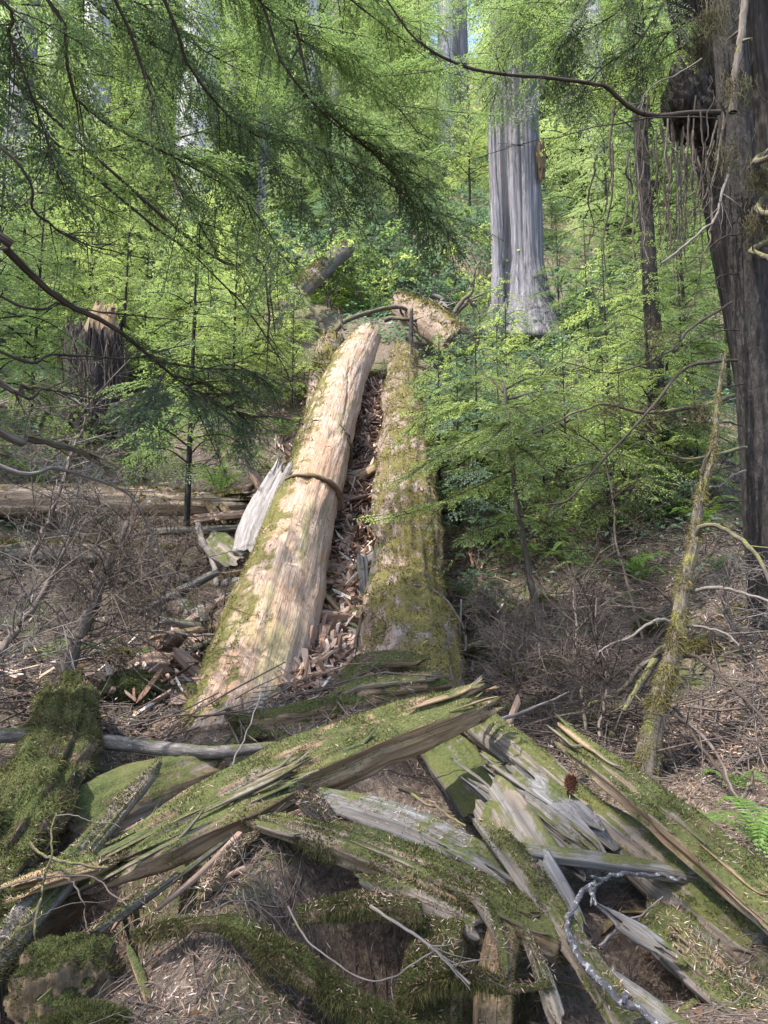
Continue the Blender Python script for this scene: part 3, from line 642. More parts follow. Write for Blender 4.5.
timber('mossy_beam', 'straight mossy beam slanting down behind the mossy boulder', 'beam', [(-30, 985, 2.35), (70, 868, 2.74), (160, 762, 3.25)], sup(.044, .026, 50, 4), 'greymoss', (1.1, 1, .75), roll=-.4, rings=110, rough=.012, fib=.012, lump=.015, jag=(.05, .12), jf=26, seed=68, moss=FM(16000, lo=.2, bias=.12))
timber('thin_board', 'thin split grey board leaning on the needle mound', 'board', [(246, 826, 2.84), (180, 875, 2.68), (112, 924, 2.5)], sup(.022, .011, 26, 4), 'greymoss', (.7, 1, .8), roll=-.5, rings=70, fib=.005, lump=.006, jag=(.04, .06), seed=70)
timber('thin_board', 'narrow reddish split stick leaning beside the thin grey board', 'stick', [(242, 832, 2.78), (205, 870, 2.66), (150, 915, 2.5)], sup(.011, .010, 18, 3), 'rot', (.8, 1, .6), rings=60, fib=.004, lump=.006, jag=(.03, .06), seed=71)
timber('bark_branch', 'dark barked dead limb lying level across the rubble', 'branch', [(104, 742, 3.85), (160, 748, 3.8), (215, 752, 3.78), (284, 745, 3.9)], rnd(.033, 26), 'barklog', (1, 1, .95, .8), rings=90, fib=.005, lump=.014, lf=7, jag=(.03, .05), seed=73)
timber('bark_branch', 'short dark dead limb lying across the shaggy mossy log', 'branch', [(-30, 738, 3.5), (30, 735, 3.55), (72, 742, 3.6)], rnd(.028, 22), 'barklog', (1, 1, .8), rings=60, fib=.005, lump=.012, jag=(.03, .05), seed=74)
timber('mossy_log', 'low dark mossy log across the foot of the two long logs', 'log', [(235, 728, 4.4), (330, 712, 4.5), (450, 690, 4.7)], sup(.10, .09, 40, 2.2), 'mossdk', (.7, 1, .9), rings=90, fib=.02, lump=.05, jag=(.15, .1), seed=76, moss=FM(14000, lo=.1, bias=.1, w=.004))
timber('mossy_slab', 'curled mossy bark slab at the foot of the olive log', 'slab', [(330, 712, 4.45), (365, 692, 4.6), (452, 682, 4.7)], sup(.13, .06, 40, 2.5), 'mossdk', (.7, 1, .7), rings=70, fib=.02, lump=.06, lf=4, jag=(.1, .1), seed=77, moss=FM(9000, lo=.1, bias=.1, w=.004))
timber('mossy_stub', 'short mossy broken stub at the foot of the pale log', 'stub', [(188, 688, 5.0), (225, 715, 4.6), (262, 748, 4.25)], sup(.09, .075, 36, 2.2), 'mossdk', (.7, 1, .8), rings=60, fib=.02, lump=.05, jag=(.1, .1), seed=78, moss=FM(12000, lo=.0, bias=.1, w=.004))
timber('mossy_stub', 'mossy hump of rotten log beside the reddish broken block', 'stub', [(95, 705, 5.0), (128, 690, 5.1), (160, 705, 5.0)], sup(.12, .12, 40, 2.1), 'moss', (.7, 1, .6), rings=50, fib=.02, lump=.07, lf=4, jag=(.1, .1), seed=79, moss=(14000, 'tuft', dict(h=(.006, .016), w=.004, lo=-.1, bias=.1, hang=.4)))
timber('rotten_block', 'reddish rotten block broken off beside the pale log', 'block', [(130, 668, 5.6), (155, 662, 5.6), (176, 664, 5.6)], sup(.085, .07, 36, 3.5), 'rot', (.7, 1, .8), rings=40, fib=.03, lump=.03, jag=(.08, .08), seed=80)
timber('pale_board', 'short pinkish board propped below the reddish rotten block', 'board', [(138, 672, 5.4), (148, 690, 5.2), (158, 704, 5.1)], sup(.05, .02, 30, 4), 'white', (.7, 1, 1), roll=-.6, rings=40, fib=.01, lump=.01, jag=(.08, .05), seed=81)
timber('grey_slab', 'dark grey slab tilting down beneath the end of the heavy slab', 'slab', [(415, 718, 4.3), (445, 750, 4.0), (490, 812, 3.5)], sup(.13, .045, 44, 4), 'greymoss', (.8, 1, .9), roll=-.5, rings=80, fib=.018, lump=.02, jag=(.15, .08), seed=83)
timber('mossy_beam', 'half-buried mossy beam at the lower corner under the raised plank', 'beam', [(640, 905, 2.75), (720, 985, 2.45), (800, 1060, 2.2)], sup(.08, .045, 60, 3), 'greymoss', (.8, 1, 1), roll=-.3, rings=90, rough=.02, fib=.02, lump=.04, jag=(.12, .05), seed=85, moss=FM(12000, lo=.3, bias=0.))
timber('grey_timber', 'pale grey timber end poking from the litter at the bottom edge', 'timber', [(590, 965, 2.4), (640, 1000, 2.3), (700, 1045, 2.18)], sup(.04, .03, 30, 3), 'grey', (.8, 1, 1), rings=50, fib=.012, lump=.02, jag=(.06, .05), seed=87)

for i, (nm, ct, lb, pts, sz, mt, sc_, jg, rl) in enumerate([
    ('rotten_chunk', 'chunk', 'reddish rotten chunk wedged under the splintered slab end', [(290, 792, 2.9), (312, 806, 2.84), (340, 834, 2.76)], (.05, .03), 'barkred', (.7, 1, .7), (.08, .08), 0),
    ('mossy_stick', 'stick', 'small mossy stick half sunk in the needle mound', [(238, 846, 2.55), (222, 870, 2.46), (200, 898, 2.38)], (.022, .018), 'mossdk', (.7, 1, .8), (.05, .05), 0),
    ('dark_board', 'board', 'dark board running under the blunt mossy beam', [(360, 870, 2.62), (420, 895, 2.54), (500, 930, 2.44)], (.06, .03), 'greymoss', (.8, 1, 1), (.1, .1), -.5),
    ('split_stick', 'stick', 'whitish jagged slat lying on the blunt mossy beam', [(440, 846, 2.72), (470, 858, 2.66), (512, 884, 2.58)], (.03, .014), 'grey', (.5, 1, .6), (.12, .12), -.3),
    ('split_stick', 'stick', 'narrow grey slat slanting down beside the tan post', [(520, 925, 2.36), (540, 970, 2.26), (560, 1030, 2.14)], (.022, .014), 'greymoss', (.6, 1, 1), (.1, .05), -.4),
    ('split_stick', 'stick', 'splintered grey slat in the litter hollow under the raised plank', [(596, 905, 2.58), (640, 935, 2.5), (690, 968, 2.42)], (.03, .016), 'grey', (.5, 1, .6), (.12, .12), -.4),
    ('bark_piece', 'bark', 'curled mossy bark piece in the litter hollow', [(660, 930, 2.55), (705, 962, 2.46), (756, 1000, 2.36)], (.06, .02), 'tanmoss', (.7, 1, .7), (.12, .12), -.6),
    ('rotten_board', 'board', 'dark rotten board bridging the gap behind the boulder', [(10, 892, 2.55), (60, 874, 2.62), (120, 858, 2.72)], (.05, .03), 'tan', (.8, 1, .8), (.1, .1), -.4),
    ('mossy_stick', 'stick', 'mossy stick sloping into the gap beside the mound', [(176, 874, 2.6), (130, 905, 2.46), (84, 940, 2.36)], (.02, .016), 'greymoss', (.7, 1, .8), (.06, .06), 0),
    ('bark_strip', 'bark', 'curved bark strip draped on the olive log foot', [(326, 694, 4.75), (365, 664, 4.8), (420, 658, 4.8)], (.10, .035), 'mossdk', (.6, 1, .7), (.15, .15), -.4),
    ('bark_strip', 'bark', 'second torn bark strip curling below the first on the olive log foot', [(320, 708, 4.5), (360, 684, 4.55), (440, 676, 4.6)], (.08, .03), 'tanmoss', (.6, 1, .6), (.15, .15), -.3),
    ('pale_splinter', 'splinter', 'pale splinter torn loose at the foot of the pale log', [(206, 716, 4.8), (224, 700, 4.9), (246, 682, 5.0)], (.03, .02), 'white', (.6, 1, .7), (.08, .08), 0),
    ('tan_splinter', 'splinter', 'tan splinter lying across the foot of the pale log', [(180, 728, 4.7), (230, 716, 4.7), (290, 704, 4.8)], (.035, .02), 'tan', (.6, 1, .6), (.1, .1), 0),
    ('grey_root', 'root', 'grey gnarled root arching at the back of the dark hollow', [(452, 888, 2.5), (478, 900, 2.42), (500, 940, 2.32), (506, 985, 2.24)], (.02, .018), 'greymoss', (1, 1, .7), (.04, .06), 0)]):
    w_, h_ = sz
    timber(nm, lb, ct, pts, sup(w_, h_, 40, 3.2), mt, sc_, FM(5000, lo=.25, bias=0.) if mt not in ('rot', 'white', 'grey') else None, roll=rl, rings=70, fib=min(.016, w_ * .3), ff=1.4 / w_, lump=w_ * .25, lf=.35 / w_, rough=w_ * .16, jag=jg, jf=1.4 / w_, seed=600 + i)
rr = np.random.default_rng(44)
for i in range(34):
    px, Yq = rr.uniform(110, 740), rr.uniform(2.15, 3.4); c = gp(px, Yq, .012); l = rr.uniform(.05, .17); a = rr.uniform(0, math.pi); d = np.array([math.cos(a), math.sin(a), rr.uniform(-.15, .35)]) * l
    timber('broken_stick', 'short broken stick lying loose in the wood pile', 'stick', [c - d, c + [0, 0, .01], c + d], sup(rr.uniform(.006, .018), rr.uniform(.005, .012), 14, 2.6), str(rr.choice(['greymoss', 'tan', 'rot', 'mossdk'])), (.7, 1, .6), rings=22, fib=.003, ff=70, lump=.005, lf=14, jag=(.03, .04), jf=70, seed=700 + i, group='short broken sticks in the wood pile')
# dead leaves dropped over the pile and bank
rg = np.random.default_rng(71); n = 700; x = rg.uniform(-2.4, 3.2, n); y = rg.uniform(1.9, 7, n); P = xyz(x, y, ground_z(x, y) + rg.uniform(.01, .03, n)); m = MB()
leaf_mesh(m, P, unit(rg.normal(size=(n, 3)) * [1, 1, .25]), unit(rg.normal(0, .4, (n, 3)) + [0, 0, 1]), rg.uniform(.02, .055, n) * (.7 + y / 9), rg.uniform(.012, .03, n) * (.7 + y / 9), cup=.3)
tag(m.build('dead_leaves', M['deadleaf'], smooth=False), 'scattered small dry brown leaves on the litter', 'leaves', kind='stuff')
# mossy boulder
def blob(c, rx, ry, rz, seed, n=64, amp=.25, f=1.6):
    a = np.linspace(0, 2 * math.pi, n + 1)[:-1]; b = np.linspace(-math.pi / 2 + .05, math.pi / 2 - .05, n // 2)
    A, Bb = np.meshgrid(a, b); D = xyz(np.cos(A) * np.cos(Bb), np.sin(A) * np.cos(Bb), np.sin(Bb))
    k = 1 + amp * fbm(D * f, seed, 4) * 1.6; k = k - .12 * np.abs(vnoise(D * f * 2.2, seed + 7))
    V = D * k[..., None] * [rx, ry, rz] + c; i = np.arange(V.size // 3).reshape(A.shape); x = np.roll(i, -1, 1)
    V = V.reshape(-1, 3); Q = np.stack([i[:-1], x[:-1], x[1:], i[1:]], -1).reshape(-1, 4)
    return V, Q
c = W(64, 990, 2.25); V, Q = blob(c, .145, .14, .125, 4, 80, .32, 2.0)
bo = tag(MB().add(V, Q).build('mossy_boulder', M['mossdk'], None, c), 'rounded mossy boulder at the bottom corner of the pile', 'boulder')
moss_mesh(V, Q, 36000, R0, (.002, .007), .0019, lo=.25, bias=0., hang=.4, nf=9).build('moss', M['tuft'], bo, c, smooth=False)
c = W(82, 1032, 2.02); V, Q = blob(c, .11, .08, .05, 9)
bo = tag(MB().add(V, Q).build('moss_clump', M['moss'], None, c), 'small bright moss clump in front of the boulder', 'moss clump')
moss_mesh(V, Q, 16000, R0, (.004, .012), .0024, lo=-.3, bias=.3).build('moss', M['tuft'], bo, c, smooth=False)

for i, (px, py, Yq, s_, lb) in enumerate([(478, 612, 6.6, .16, 'low mossy hummock hugging the olive log'), (560, 640, 6.2, .14, 'rounded mossy hummock among bare twigs on the bank'), (612, 560, 7.4, .22, 'broad mossy hummock higher on the bank'), (515, 640, 6.2, .12, 'small mossy hummock at the foot of the leaning sapling'), (650, 600, 6.3, .13, 'mossy lump behind the mossy snag'), (735, 570, 6.2, .12, 'dark mossy lump under the slim dark hemlock'), (590, 690, 5.2, .10, 'flat mossy lump near the raised plank tip'), (118, 655, 5.9, .15, 'bright mossy hummock beside the dead sapling'), (545, 590, 7.0, .16, 'mossy mound in the shade of the little hemlocks'), (700, 620, 5.8, .12, 'small mossy lump on the litter slope')]):
    c = gp(px, Yq); V, Q = blob(c, s_, s_ * .9, s_ * .75, 40 + i, 44, .35, 2.2)
    bo = tag(MB().add(V, Q).build('moss_hummock', M['mossdk'], None, c), lb, 'moss clump'); moss_mesh(V, Q, 6000, R0, (.008, .022), .006, lo=-.1, bias=.1, hang=.4).build('moss', M['tuftol' if i % 2 else 'tuft'], bo, c, smooth=False)
# pine cone
c = W(571, 784, 3.15); root = thing('pine_cone', 'small reddish brown cone resting between the grey slab and mossy log', 'cone', c)
V, Q = blob(c, .02, .02, .032, 3, 16, .05); MB().add(V, Q).build('core', M['cone'], root, c)
a = np.arange(90) * 2.39996; h = np.linspace(-.9, .95, 90); rr = np.sqrt(1 - h * h)
D = xyz(np.cos(a) * rr, np.sin(a) * rr, h); m = MB(); leaf_mesh(m, c + D * [.016, .016, .028], unit(D + [0, 0, .5]), unit(D * [1, 1, .2] + [0, 0, -1.]), np.full(90, .020), np.full(90, .018)); m.build('scales', M['cone'], root, c)

# ================================================================== lichened stick and thin fallen twigs
def stick(name, label, pts, r0, r1, mat, cat='twig', group=None, sub=0, wob=.006, seed=0, n=36, sub_len=(.1, .3)):
    P = [W(*p) if isinstance(p, tuple) else p for p in pts]; loc = P[0]
    V, Q, G = limb(P, r0, r1, n, 8, wob, seed); m = MB().add(V, Q, G=G)
    o = m.build(name, M[mat], None, loc); tag(o, label, cat, group)
    if sub:
        rr = np.random.default_rng(seed + 9); K = kids(spline(P, 12)[None], sub, sub_len, (30, 65), .02, 6, rr, .2, .95)
        for q in K:
            V, Q, G = limb(q, r1 * .9, r1 * .3, 12, 5, .004, seed); MB().add(V, Q, G=G).build('side_twig', M[mat], o, loc)
    return o
stick('lichened_stick', 'bent dark stick blotched with white lichen hooking over the timbers', [(682, 880, 2.72), (640, 872, 2.7), (600, 880, 2.56), (576, 910, 2.42), (577, 940, 2.30), (600, 972, 2.18), (665, 1030, 2.02)], .0065, .0105, 'lichen', 'stick', wob=.022, seed=3, n=90, sub=4, sub_len=(.04, .1))
TW = [('bare upright twig standing behind the mossy boulder', [(34, 952, 2.3), (44, 880, 2.4), (58, 815, 2.5)], .004, .003),
      ('thin twig bent off the top of the bare upright twig', [(58, 815, 2.5), (85, 820, 2.52), (120, 826, 2.56)], .0025, .0012),
      ('short dark smooth twig crossing the mossy beam behind the boulder', [(30, 843, 2.62), (62, 862, 2.58), (108, 866, 2.6)], .0055, .004),
      ('long arching pale twig over the dark gap behind the boulder', [(-5, 890, 2.4), (40, 876, 2.45), (90, 880, 2.46), (128, 905, 2.42)], .003, .0025),
      ('drooping pale twig hanging over the dark gap', [(60, 874, 2.5), (78, 890, 2.44), (92, 935, 2.36)], .0035, .002),
      ('bowed hair-thin twig low in the dark gap', [(20, 930, 2.3), (60, 905, 2.36), (110, 900, 2.4)], .002, .001),
      ('straight stick leaning on the mossy boulder from the dark gap', [(40, 1000, 2.1), (90, 950, 2.3), (165, 905, 2.5)], .0035, .002),
      ('thin grey stick poking up in front of the pale log foot', [(228, 770, 3.3), (245, 735, 3.5), (262, 690, 3.7)], .004, .002),
      ('crooked pale twig arching below the posts hollow', [(288, 905, 2.4), (310, 945, 2.3), (350, 975, 2.22), (395, 978, 2.18), (434, 950, 2.2)], .003, .002),
      ('slim dark twig lying on the slope beneath the heavy slab', [(375, 768, 3.6), (420, 778, 3.5), (470, 770, 3.5)], .004, .002),
      ('crooked dark twig lying on the needles above the mossy beam', [(402, 790, 3.4), (430, 806, 3.2), (465, 825, 3.0)], .008, .004),
      ('short straight twig on the litter under the raised plank', [(600, 945, 2.5), (632, 920, 2.6), (662, 898, 2.7)], .0045, .003),
      ('pale broken stick lying uphill from the raised plank', [(500, 720, 4.4), (540, 705, 4.7), (575, 690, 5.0)], .012, .006),
      ('dark fallen branch crossing the litter slope behind the raised plank', [(672, 705, 4.6), (710, 745, 4.2), (740, 800, 3.7)], .011, .007),
      ('mossy broken branch lying by the olive log foot', [(455, 645, 6.0), (485, 645, 6.0), (515, 646, 6.1)], .024, .02),
      ('thin vertical stem hanging beside the olive log', [(462, 600, 6.1), (460, 640, 5.9), (464, 690, 5.7)], .008, .006),
      ('long pale stick lying level among the rubble', [(150, 630, 6.0), (185, 634, 5.9), (220, 636, 5.8)], .014, .009),
      ('grey leaning pole under the planks by the white slab', [(199, 525, 7.9), (210, 560, 7.6), (224, 600, 7.2)], .035, .025),
      ('dark thin stick upright on the needles by the wide grey slab', [(700, 790, 4.0), (702, 750, 4.05), (700, 700, 4.1)], .004, .002),
      ('short mossy peg standing in the litter slope', [(742, 800, 3.8), (750, 785, 3.8), (756, 768, 3.8)], .012, .006)]
for i, (lb, p, a, b) in enumerate(TW):
    stick('mossy_peg' if 'peg' in lb else 'fallen_branch' if a > .006 else 'dead_twig', lb, p, a, b, 'twigmoss' if 'mossy' in lb else 'twig' if 'dark' in lb else 'twigpale', 'branch' if a > .006 else 'twig', seed=i + 20, wob=.01 if a < .02 else .03)
stick('dead_twig', 'forked bare grey twig spread over the dark hollow', [(370, 906, 2.3), (400, 925, 2.24), (435, 950, 2.18), (470, 985, 2.1)], .0055, .003, 'twigpale', sub=6, seed=5, wob=.004, sub_len=(.1, .26))

# ================================================================== rubble around the logs
PL = [('white_slab', 'bleached white slab standing against the far flank of the pale log', 'white', [(247, 556, 6.9), (263, 508, 7.4), (284, 464, 7.8)], (.17, .06), (.85, 1, .6), (.05, .35), -.2),
      ('pink_slab', 'short pinkish broken slab leaning beside the white slab', 'rot', [(244, 458, 9.0), (254, 476, 8.8), (266, 494, 8.6)], (.10, .04), (.8, 1, 1), (.15, .1), .4),
      ('splintered_stump', 'dark splintered stump shard behind the white slab', 'rot', [(292, 492, 8.9), (305, 462, 9.2), (318, 432, 9.6)], (.22, .12), (1, .9, .6), (.05, .5), 0),
      ('level_plank', 'reddish plank lying level over the dark gap by the thin sapling', 'rot', [(192, 520, 8.4), (230, 516, 8.4), (264, 514, 8.4)], (.07, .05), (1, 1, .9), (.1, .15), 0),
      ('level_plank', 'longer grey plank jutting under the level reddish one', 'greymoss', [(150, 532, 8.0), (205, 530, 8.1), (258, 527, 8.2)], (.08, .04), (.9, 1, .8), (.2, .2), 0),
      ('broken_board', 'pale split board slanting off the end of the horizontal log', 'tan', [(200, 496, 8.7), (212, 508, 8.5), (222, 524, 8.3)], (.05, .03), (.8, 1, 1), (.1, .1), 0),
      ('broken_board', 'pale board beside the slanting split board', 'tan', [(216, 498, 8.7), (226, 510, 8.5), (234, 520, 8.4)], (.045, .03), (.8, 1, 1), (.1, .1), 0),
      ('broken_board', 'broken board rising toward the pinkish slab', 'rot', [(215, 503, 8.6), (238, 496, 8.7), (256, 484, 8.9)], (.05, .03), (1, 1, .7), (.1, .15), 0),
      ('mossy_board', 'flat mossy board tipped below the level planks', 'greymoss', [(208, 536, 7.9), (226, 552, 7.6), (244, 566, 7.4)], (.16, .03), (.9, 1, .8), (.1, .1), -.6),
      ('rubble_stick', 'pale chunk of branch lying in the rubble left of the pale log', 'white', [(196, 612, 6.5), (214, 605, 6.5), (234, 594, 6.6)], (.045, .035), (.8, 1, .9), (.06, .08), 0),
      ('rubble_board', 'short grey board tipped in the rubble by the twig thicket', 'grey', [(178, 594, 6.9), (186, 606, 6.7), (192, 618, 6.6)], (.05, .02), (1, 1, .7), (.06, .08), 0),
      ('upright_slab', 'upright pinkish rotten slab between the two long logs', 'rot', [(349, 600, 6.7), (345, 626, 6.5), (336, 654, 6.3)], (.12, .05), (.95, 1, .8), (.12, .1), .1),
      ('upright_slab', 'slim grey upright splinter standing between the two long logs', 'grey', [(362, 552, 7.1), (363, 578, 6.9), (366, 606, 6.7)], (.06, .03), (.7, 1, 1), (.2, .05), .1),
      ('upright_slab', 'mossy leaning splinter against the olive log', 'greymoss', [(380, 542, 7.1), (376, 578, 6.8), (370, 612, 6.5)], (.07, .04), (.6, 1, 1), (.2, .05), .1),
      ('flat_slab', 'broad pinkish slab lying at the bottom of the gap between logs', 'rot', [(352, 636, 6.2), (333, 664, 5.75), (312, 700, 5.2)], (.14, .04), (.8, 1, 1), (.2, .15), -.2),
      ('cross_stick', 'reddish stick wedged crosswise between the two long logs', 'rot', [(312, 614, 6.5), (350, 609, 6.55), (392, 606, 6.6)], (.03, .025), (1, 1, .7), (.05, .08), 0),
      ('horizontal_log', 'long sunlit horizontal log across the bank left of the pale log', 'palelog', [(-190, 504, 9.3), (60, 500, 8.8), (200, 503, 8.7), (262, 503, 8.7)], (.23, .21), (1, 1, .9, .6), (.1, .5), 0),
      ('half_buried_log', 'grey half-buried log under the horizontal one', 'greymoss', [(-120, 566, 8.2), (40, 552, 8.2), (180, 556, 8.0)], (.14, .13), (1, 1, .7), (.1, .4), 0),
      ('leaning_log', 'thick grey log leaning on the slope above the pale log', 'greymoss', [(254, 342, 14.6), (300, 290, 16.2), (348, 246, 18.2)], (.25, .24), (1.05, 1, .9), (.2, .3), 0),
      ('broken_log', 'short upper log with a dark hollow end above the olive log', 'olive', [(400, 304, 15.6), (430, 322, 14.8), (462, 348, 14.0)], (.36, .35), (.8, 1, 1.05), (.3, .1), 0),
      ('snag_post', 'slim dark broken post rising above the broad green leaves', 'bark', [(464, 378, 14.0), (463, 355, 14.1), (462, 334, 14.2)], (.08, .07), (1, .9, .5), (.02, .25), 0),
      ('snag_post', 'thin dark stake beside the broken top of the olive log', 'bark', [(411, 350, 13.9), (411, 330, 14), (412, 308, 14.1)], (.05, .05), (1, .9, .5), (.02, .2), 0)]
for i, (nm, lb, mt, p, (w, h), sc, jg, rl) in enumerate(PL):
    kk = 'log' if 'log' in nm else 'board' if 'board' in nm or 'plank' in nm else 'slab' if 'slab' in nm else 'stick' if 'stick' in nm else 'stump' if 'stump' in nm else 'post'
    mo = None
    if 'log' in nm: mo = (14000 if 'horiz' not in nm else 7000, 'tuftol', dict(h=(.015, .05), w=.014, lo=.25, nf=2.5))
    dn = (lambda g, d: 0) if nm != 'broken_log' else None
    timber(nm, lb, kk, p, sup(w, h, 46, 2.2 if 'log' in nm or 'stump' in nm or 'post' in nm else 4), mt, sc, mo, roll=rl, rings=90 if 'log' in nm else 50, fib=min(.03, w * .18), ff=3.2 / w, lump=w * .22, lf=.9 / w, jag=jg, jf=2.4 / w, seed=100 + i)

TG = [('mossy_limb', 'long mossy limb lying over the broken tops of both logs', [(322, 340, 14.2), (352, 318, 14.4), (390, 308, 14.8), (436, 322, 15), (470, 318, 15.2)], .058, .03, 'twigmoss'),
      ('mossy_limb', 'curved mossy limb draped just below the long one', [(385, 318, 14.6), (412, 322, 14.5), (440, 330, 14.6)], .05, .022, 'twigmoss'),
      ('forked_limb', 'bare forked limb standing behind the hollow log end', [(446, 332, 15.2), (458, 308, 15.3), (470, 288, 15.4), (479, 262, 15.6)], .07, .02, 'twigmoss'),
      ('bleached_stick', 'short bleached stick poking up over the hollow log', [(422, 322, 15), (430, 312, 15), (438, 300, 15)], .045, .03, 'twigpale'),
      ('bleached_stick', 'bent bleached stick crossing above the hollow log', [(436, 296, 15.4), (444, 306, 15.3), (449, 322, 15.2)], .05, .03, 'twigpale'),
      ('slanted_limb', 'slanted dark limb behind the forked limb', [(455, 320, 16), (468, 300, 16), (476, 306, 16)], .06, .03, 'twig'),
      ('grey_pole', 'grey pole lying on the bank left of the split log top', [(300, 392, 12.8), (318, 382, 13.2), (328, 364, 13.8)], .06, .04, 'twigpale')]
for i, (nm, lb, p, a, b, mt) in enumerate(TG): stick(nm, lb, p, a, b, mt, 'branch', seed=60 + i, wob=.10, n=44, sub=5, sub_len=(.25, .7))

# wood fragments between and beside the logs
rr = np.random.default_rng(8)
for i in range(70):
    between = i < 52
    px, py = (rr.uniform(326, 382), rr.uniform(440, 690)) if between else (rr.uniform(160, 250), rr.uniform(560, 700))
    Yq = np.interp(py, [430, 560, 690], [11.0, 7.3, 5.5]) if between else np.interp(py, [560, 700], [7.2, 5.0])
    c = W(px, py, Yq); c[2] = max(c[2] - .1, float(ground_z(c[0], c[1])) + .09)
    l = rr.uniform(.14, .5); a = rr.uniform(0, math.pi); d = np.array([math.cos(a), math.sin(a), rr.uniform(-.2, .9)]) * l
    timber('wood_fragment', 'jagged splinter of reddish rotten wood in the gap between the long logs' if between else 'jagged bit of rotten wood in the rubble beside the pale log', 'fragment',
           [c - d, c, c + d], sup(rr.uniform(.04, .11), rr.uniform(.018, .045), 22, 3), rr.choice(['rot', 'rot', 'tan', 'grey']), (.6, 1, .8), roll=rr.uniform(-1, 1), rings=24, fib=.01, lump=.015, jag=(.08, .08), jf=22, seed=200 + i,
           group='wood fragments between the long logs' if between else 'wood fragments in the rubble')
EXPO = 2.3
SHADE = [(-9, 10.5, 2, 1.0, 'conifer added for shade outside the frame past the horizontal log'), (-5.6, -1.3, 2, 1.0, 'conifer added for shade outside the frame behind the viewpoint'), (-12.5, 4, 1, 1.0, 'tall conifer added for shade well outside the frame'), (-11, 15, 0, 1.0, 'tall conifer added for shade outside the frame up the bank')]

# ================================================================== trees
def trunk_mesh(base, top, r0, r1, mat_seed, flare=1.35, rings=60, M_=36, fib=.02, ff=8., lump=.05, bend=.0, jag=(0, 0), flare_h=.08):
    base = np.asarray(base, float); top = np.asarray(top, float)
    mid = (base + top) / 2 + np.array([bend, bend * .4, 0])
    sc = np.interp(np.linspace(0, 1, 24), [0, flare_h * .4, flare_h, 1], [r0 * flare, r0 * (1 + (flare - 1) * .4), r0, r1])
    return sweep([base, mid, top], sup(1, 1, M_, 2) , sc, rings=rings, fib=fib / max(r0, .02), ff=ff, lump=lump, lf=1.6, jag=jag, seed=mat_seed, ref=(0, 1., 0))

def conifer(h, r, cb, nb, bl, leaf, seed, gap=.05, lat_gap=.12, droop=.25, lift=.1, keep=.85, wid=.42, power=.8, lean=0., sides=5, stub=0):
    """trunk and crown of one conifer around its base at the origin; returns two MBs"""
    rg = np.random.default_rng(seed); top = np.array([lean, 0, h])
    t = MB(); V, Q, T, G = trunk_mesh((0, 0, -.5), top, r, r * .12, seed, rings=50, M_=18 if r < .1 else 28, fib=r * .12, ff=3., lump=.08, bend=lean * .2); t.add(V, Q, T, G)
    c = MB(); zz = cb + (h * .97 - cb) * (np.arange(nb) + rg.random(nb)) / nb; az = np.arange(nb) * 2.4 + rg.normal(0, .35, nb)
    for z, a in zip(zz, az):
        q = (z - cb) / (h - cb); l = bl * ((1 - q) ** power * (.55 + .45 * min(1, q * 4 + .35))) * rg.uniform(.6, 1.15)
        if l < leaf[0] * 1.5: l = leaf[0] * 1.5
        d = np.array([math.cos(a), math.sin(a), 0]); x0 = np.array([lean * z / h, 0, z]); dr = droop * rg.uniform(.5, 1.4)
        side = np.array([-d[1], d[0], 0]) * rg.normal(0, .1) * l
        P = [x0, x0 + d * l * .4 + [0, 0, l * lift], x0 + d * l * .78 + side * .5 + [0, 0, l * (lift * .9 - dr * .5)], x0 + d * l + side + [0, 0, l * (lift * .5 - dr)]]
        add_bough(c, P, l * wid, r0=max(.004, l * .011), r1=.0015, lat_r=.0022 if leaf[0] < .07 else 0, sides=sides, leaf=leaf, gap=gap, lat_gap=lat_gap, rng=rg, keep=keep, start=.14, droop=.25)
    return t, c

def plant_tree(name, label, cat, proto, loc, mats, group=None):
    o = thing(name, label, cat, loc, group)
    proto[0].build('trunk', mats[0], o); proto[1].build('crown', [mats[1], mats[0]], o, smooth=False)
    return o
def place_copy(src, label, loc, rz, s, group=None, leafmat=None):
    c = copy_tree(src); c.location = loc; c.rotation_euler = (0, 0, rz); c.scale = (s, s, s); c['label'] = label
    if group: c['group'] = group
    if leafmat:
        for ch in c.children:
            if ch.name.startswith('crown'):
                ch.material_slots[0].link = 'OBJECT'; ch.material_slots[0].material = M[leafmat]
    return c

# ---- big trunks -------------------------------------------------------------
def big_tree(name, label, px, Y, r, h, mat, seed, flare=1.4, top_px=None, M_=64, rings=120, fib=.05, ff=7., lump=.04, jag=(0, 0), cat='tree', sink=.6, taper=.7, base=None):
    b = gp(px, Y) if base is None else base; loc = b.copy(); t = b + [0, 0, h]
    if top_px is not None: t[0] += top_px
    V, Q, T, G = trunk_mesh(b - [0, 0, sink], t, r, r * taper, seed, flare, rings, M_, fib, ff, lump, jag=jag, flare_h=2.2 / h)
    o = thing(name, label, cat, loc); tr = MB().add(V, Q, T, G).build('trunk', M[mat], o, loc)
    return o, loc, b
ced, cl, cb_ = big_tree('cedar_tree', 'massive pale grey cedar trunk with vertical bark ridges standing above the log tops', 521, 18, .60, 26, 'cedar', 301, flare=2.1, M_=120, rings=170, fib=.07, ff=6, taper=.8)
c = W(541, 158, 17.5); V, Q = blob(c, .12, .14, .55, 31, 40, .35, 2.2); MB().add(V, Q).build('mossy_burl', M['mossdk'], ced, cl)
V, Q, T, G = sweep([W(490, 362, 16.7), W(499, 335, 17.0), W(507, 300, 17.3)], sup(.13, .20, 30, 2.2), (1.5, .9, .35), rings=80, fib=.03, ff=12, seed=3); MB().add(V, Q, T, G).build('root_flare', M['cedar'], ced, cl)
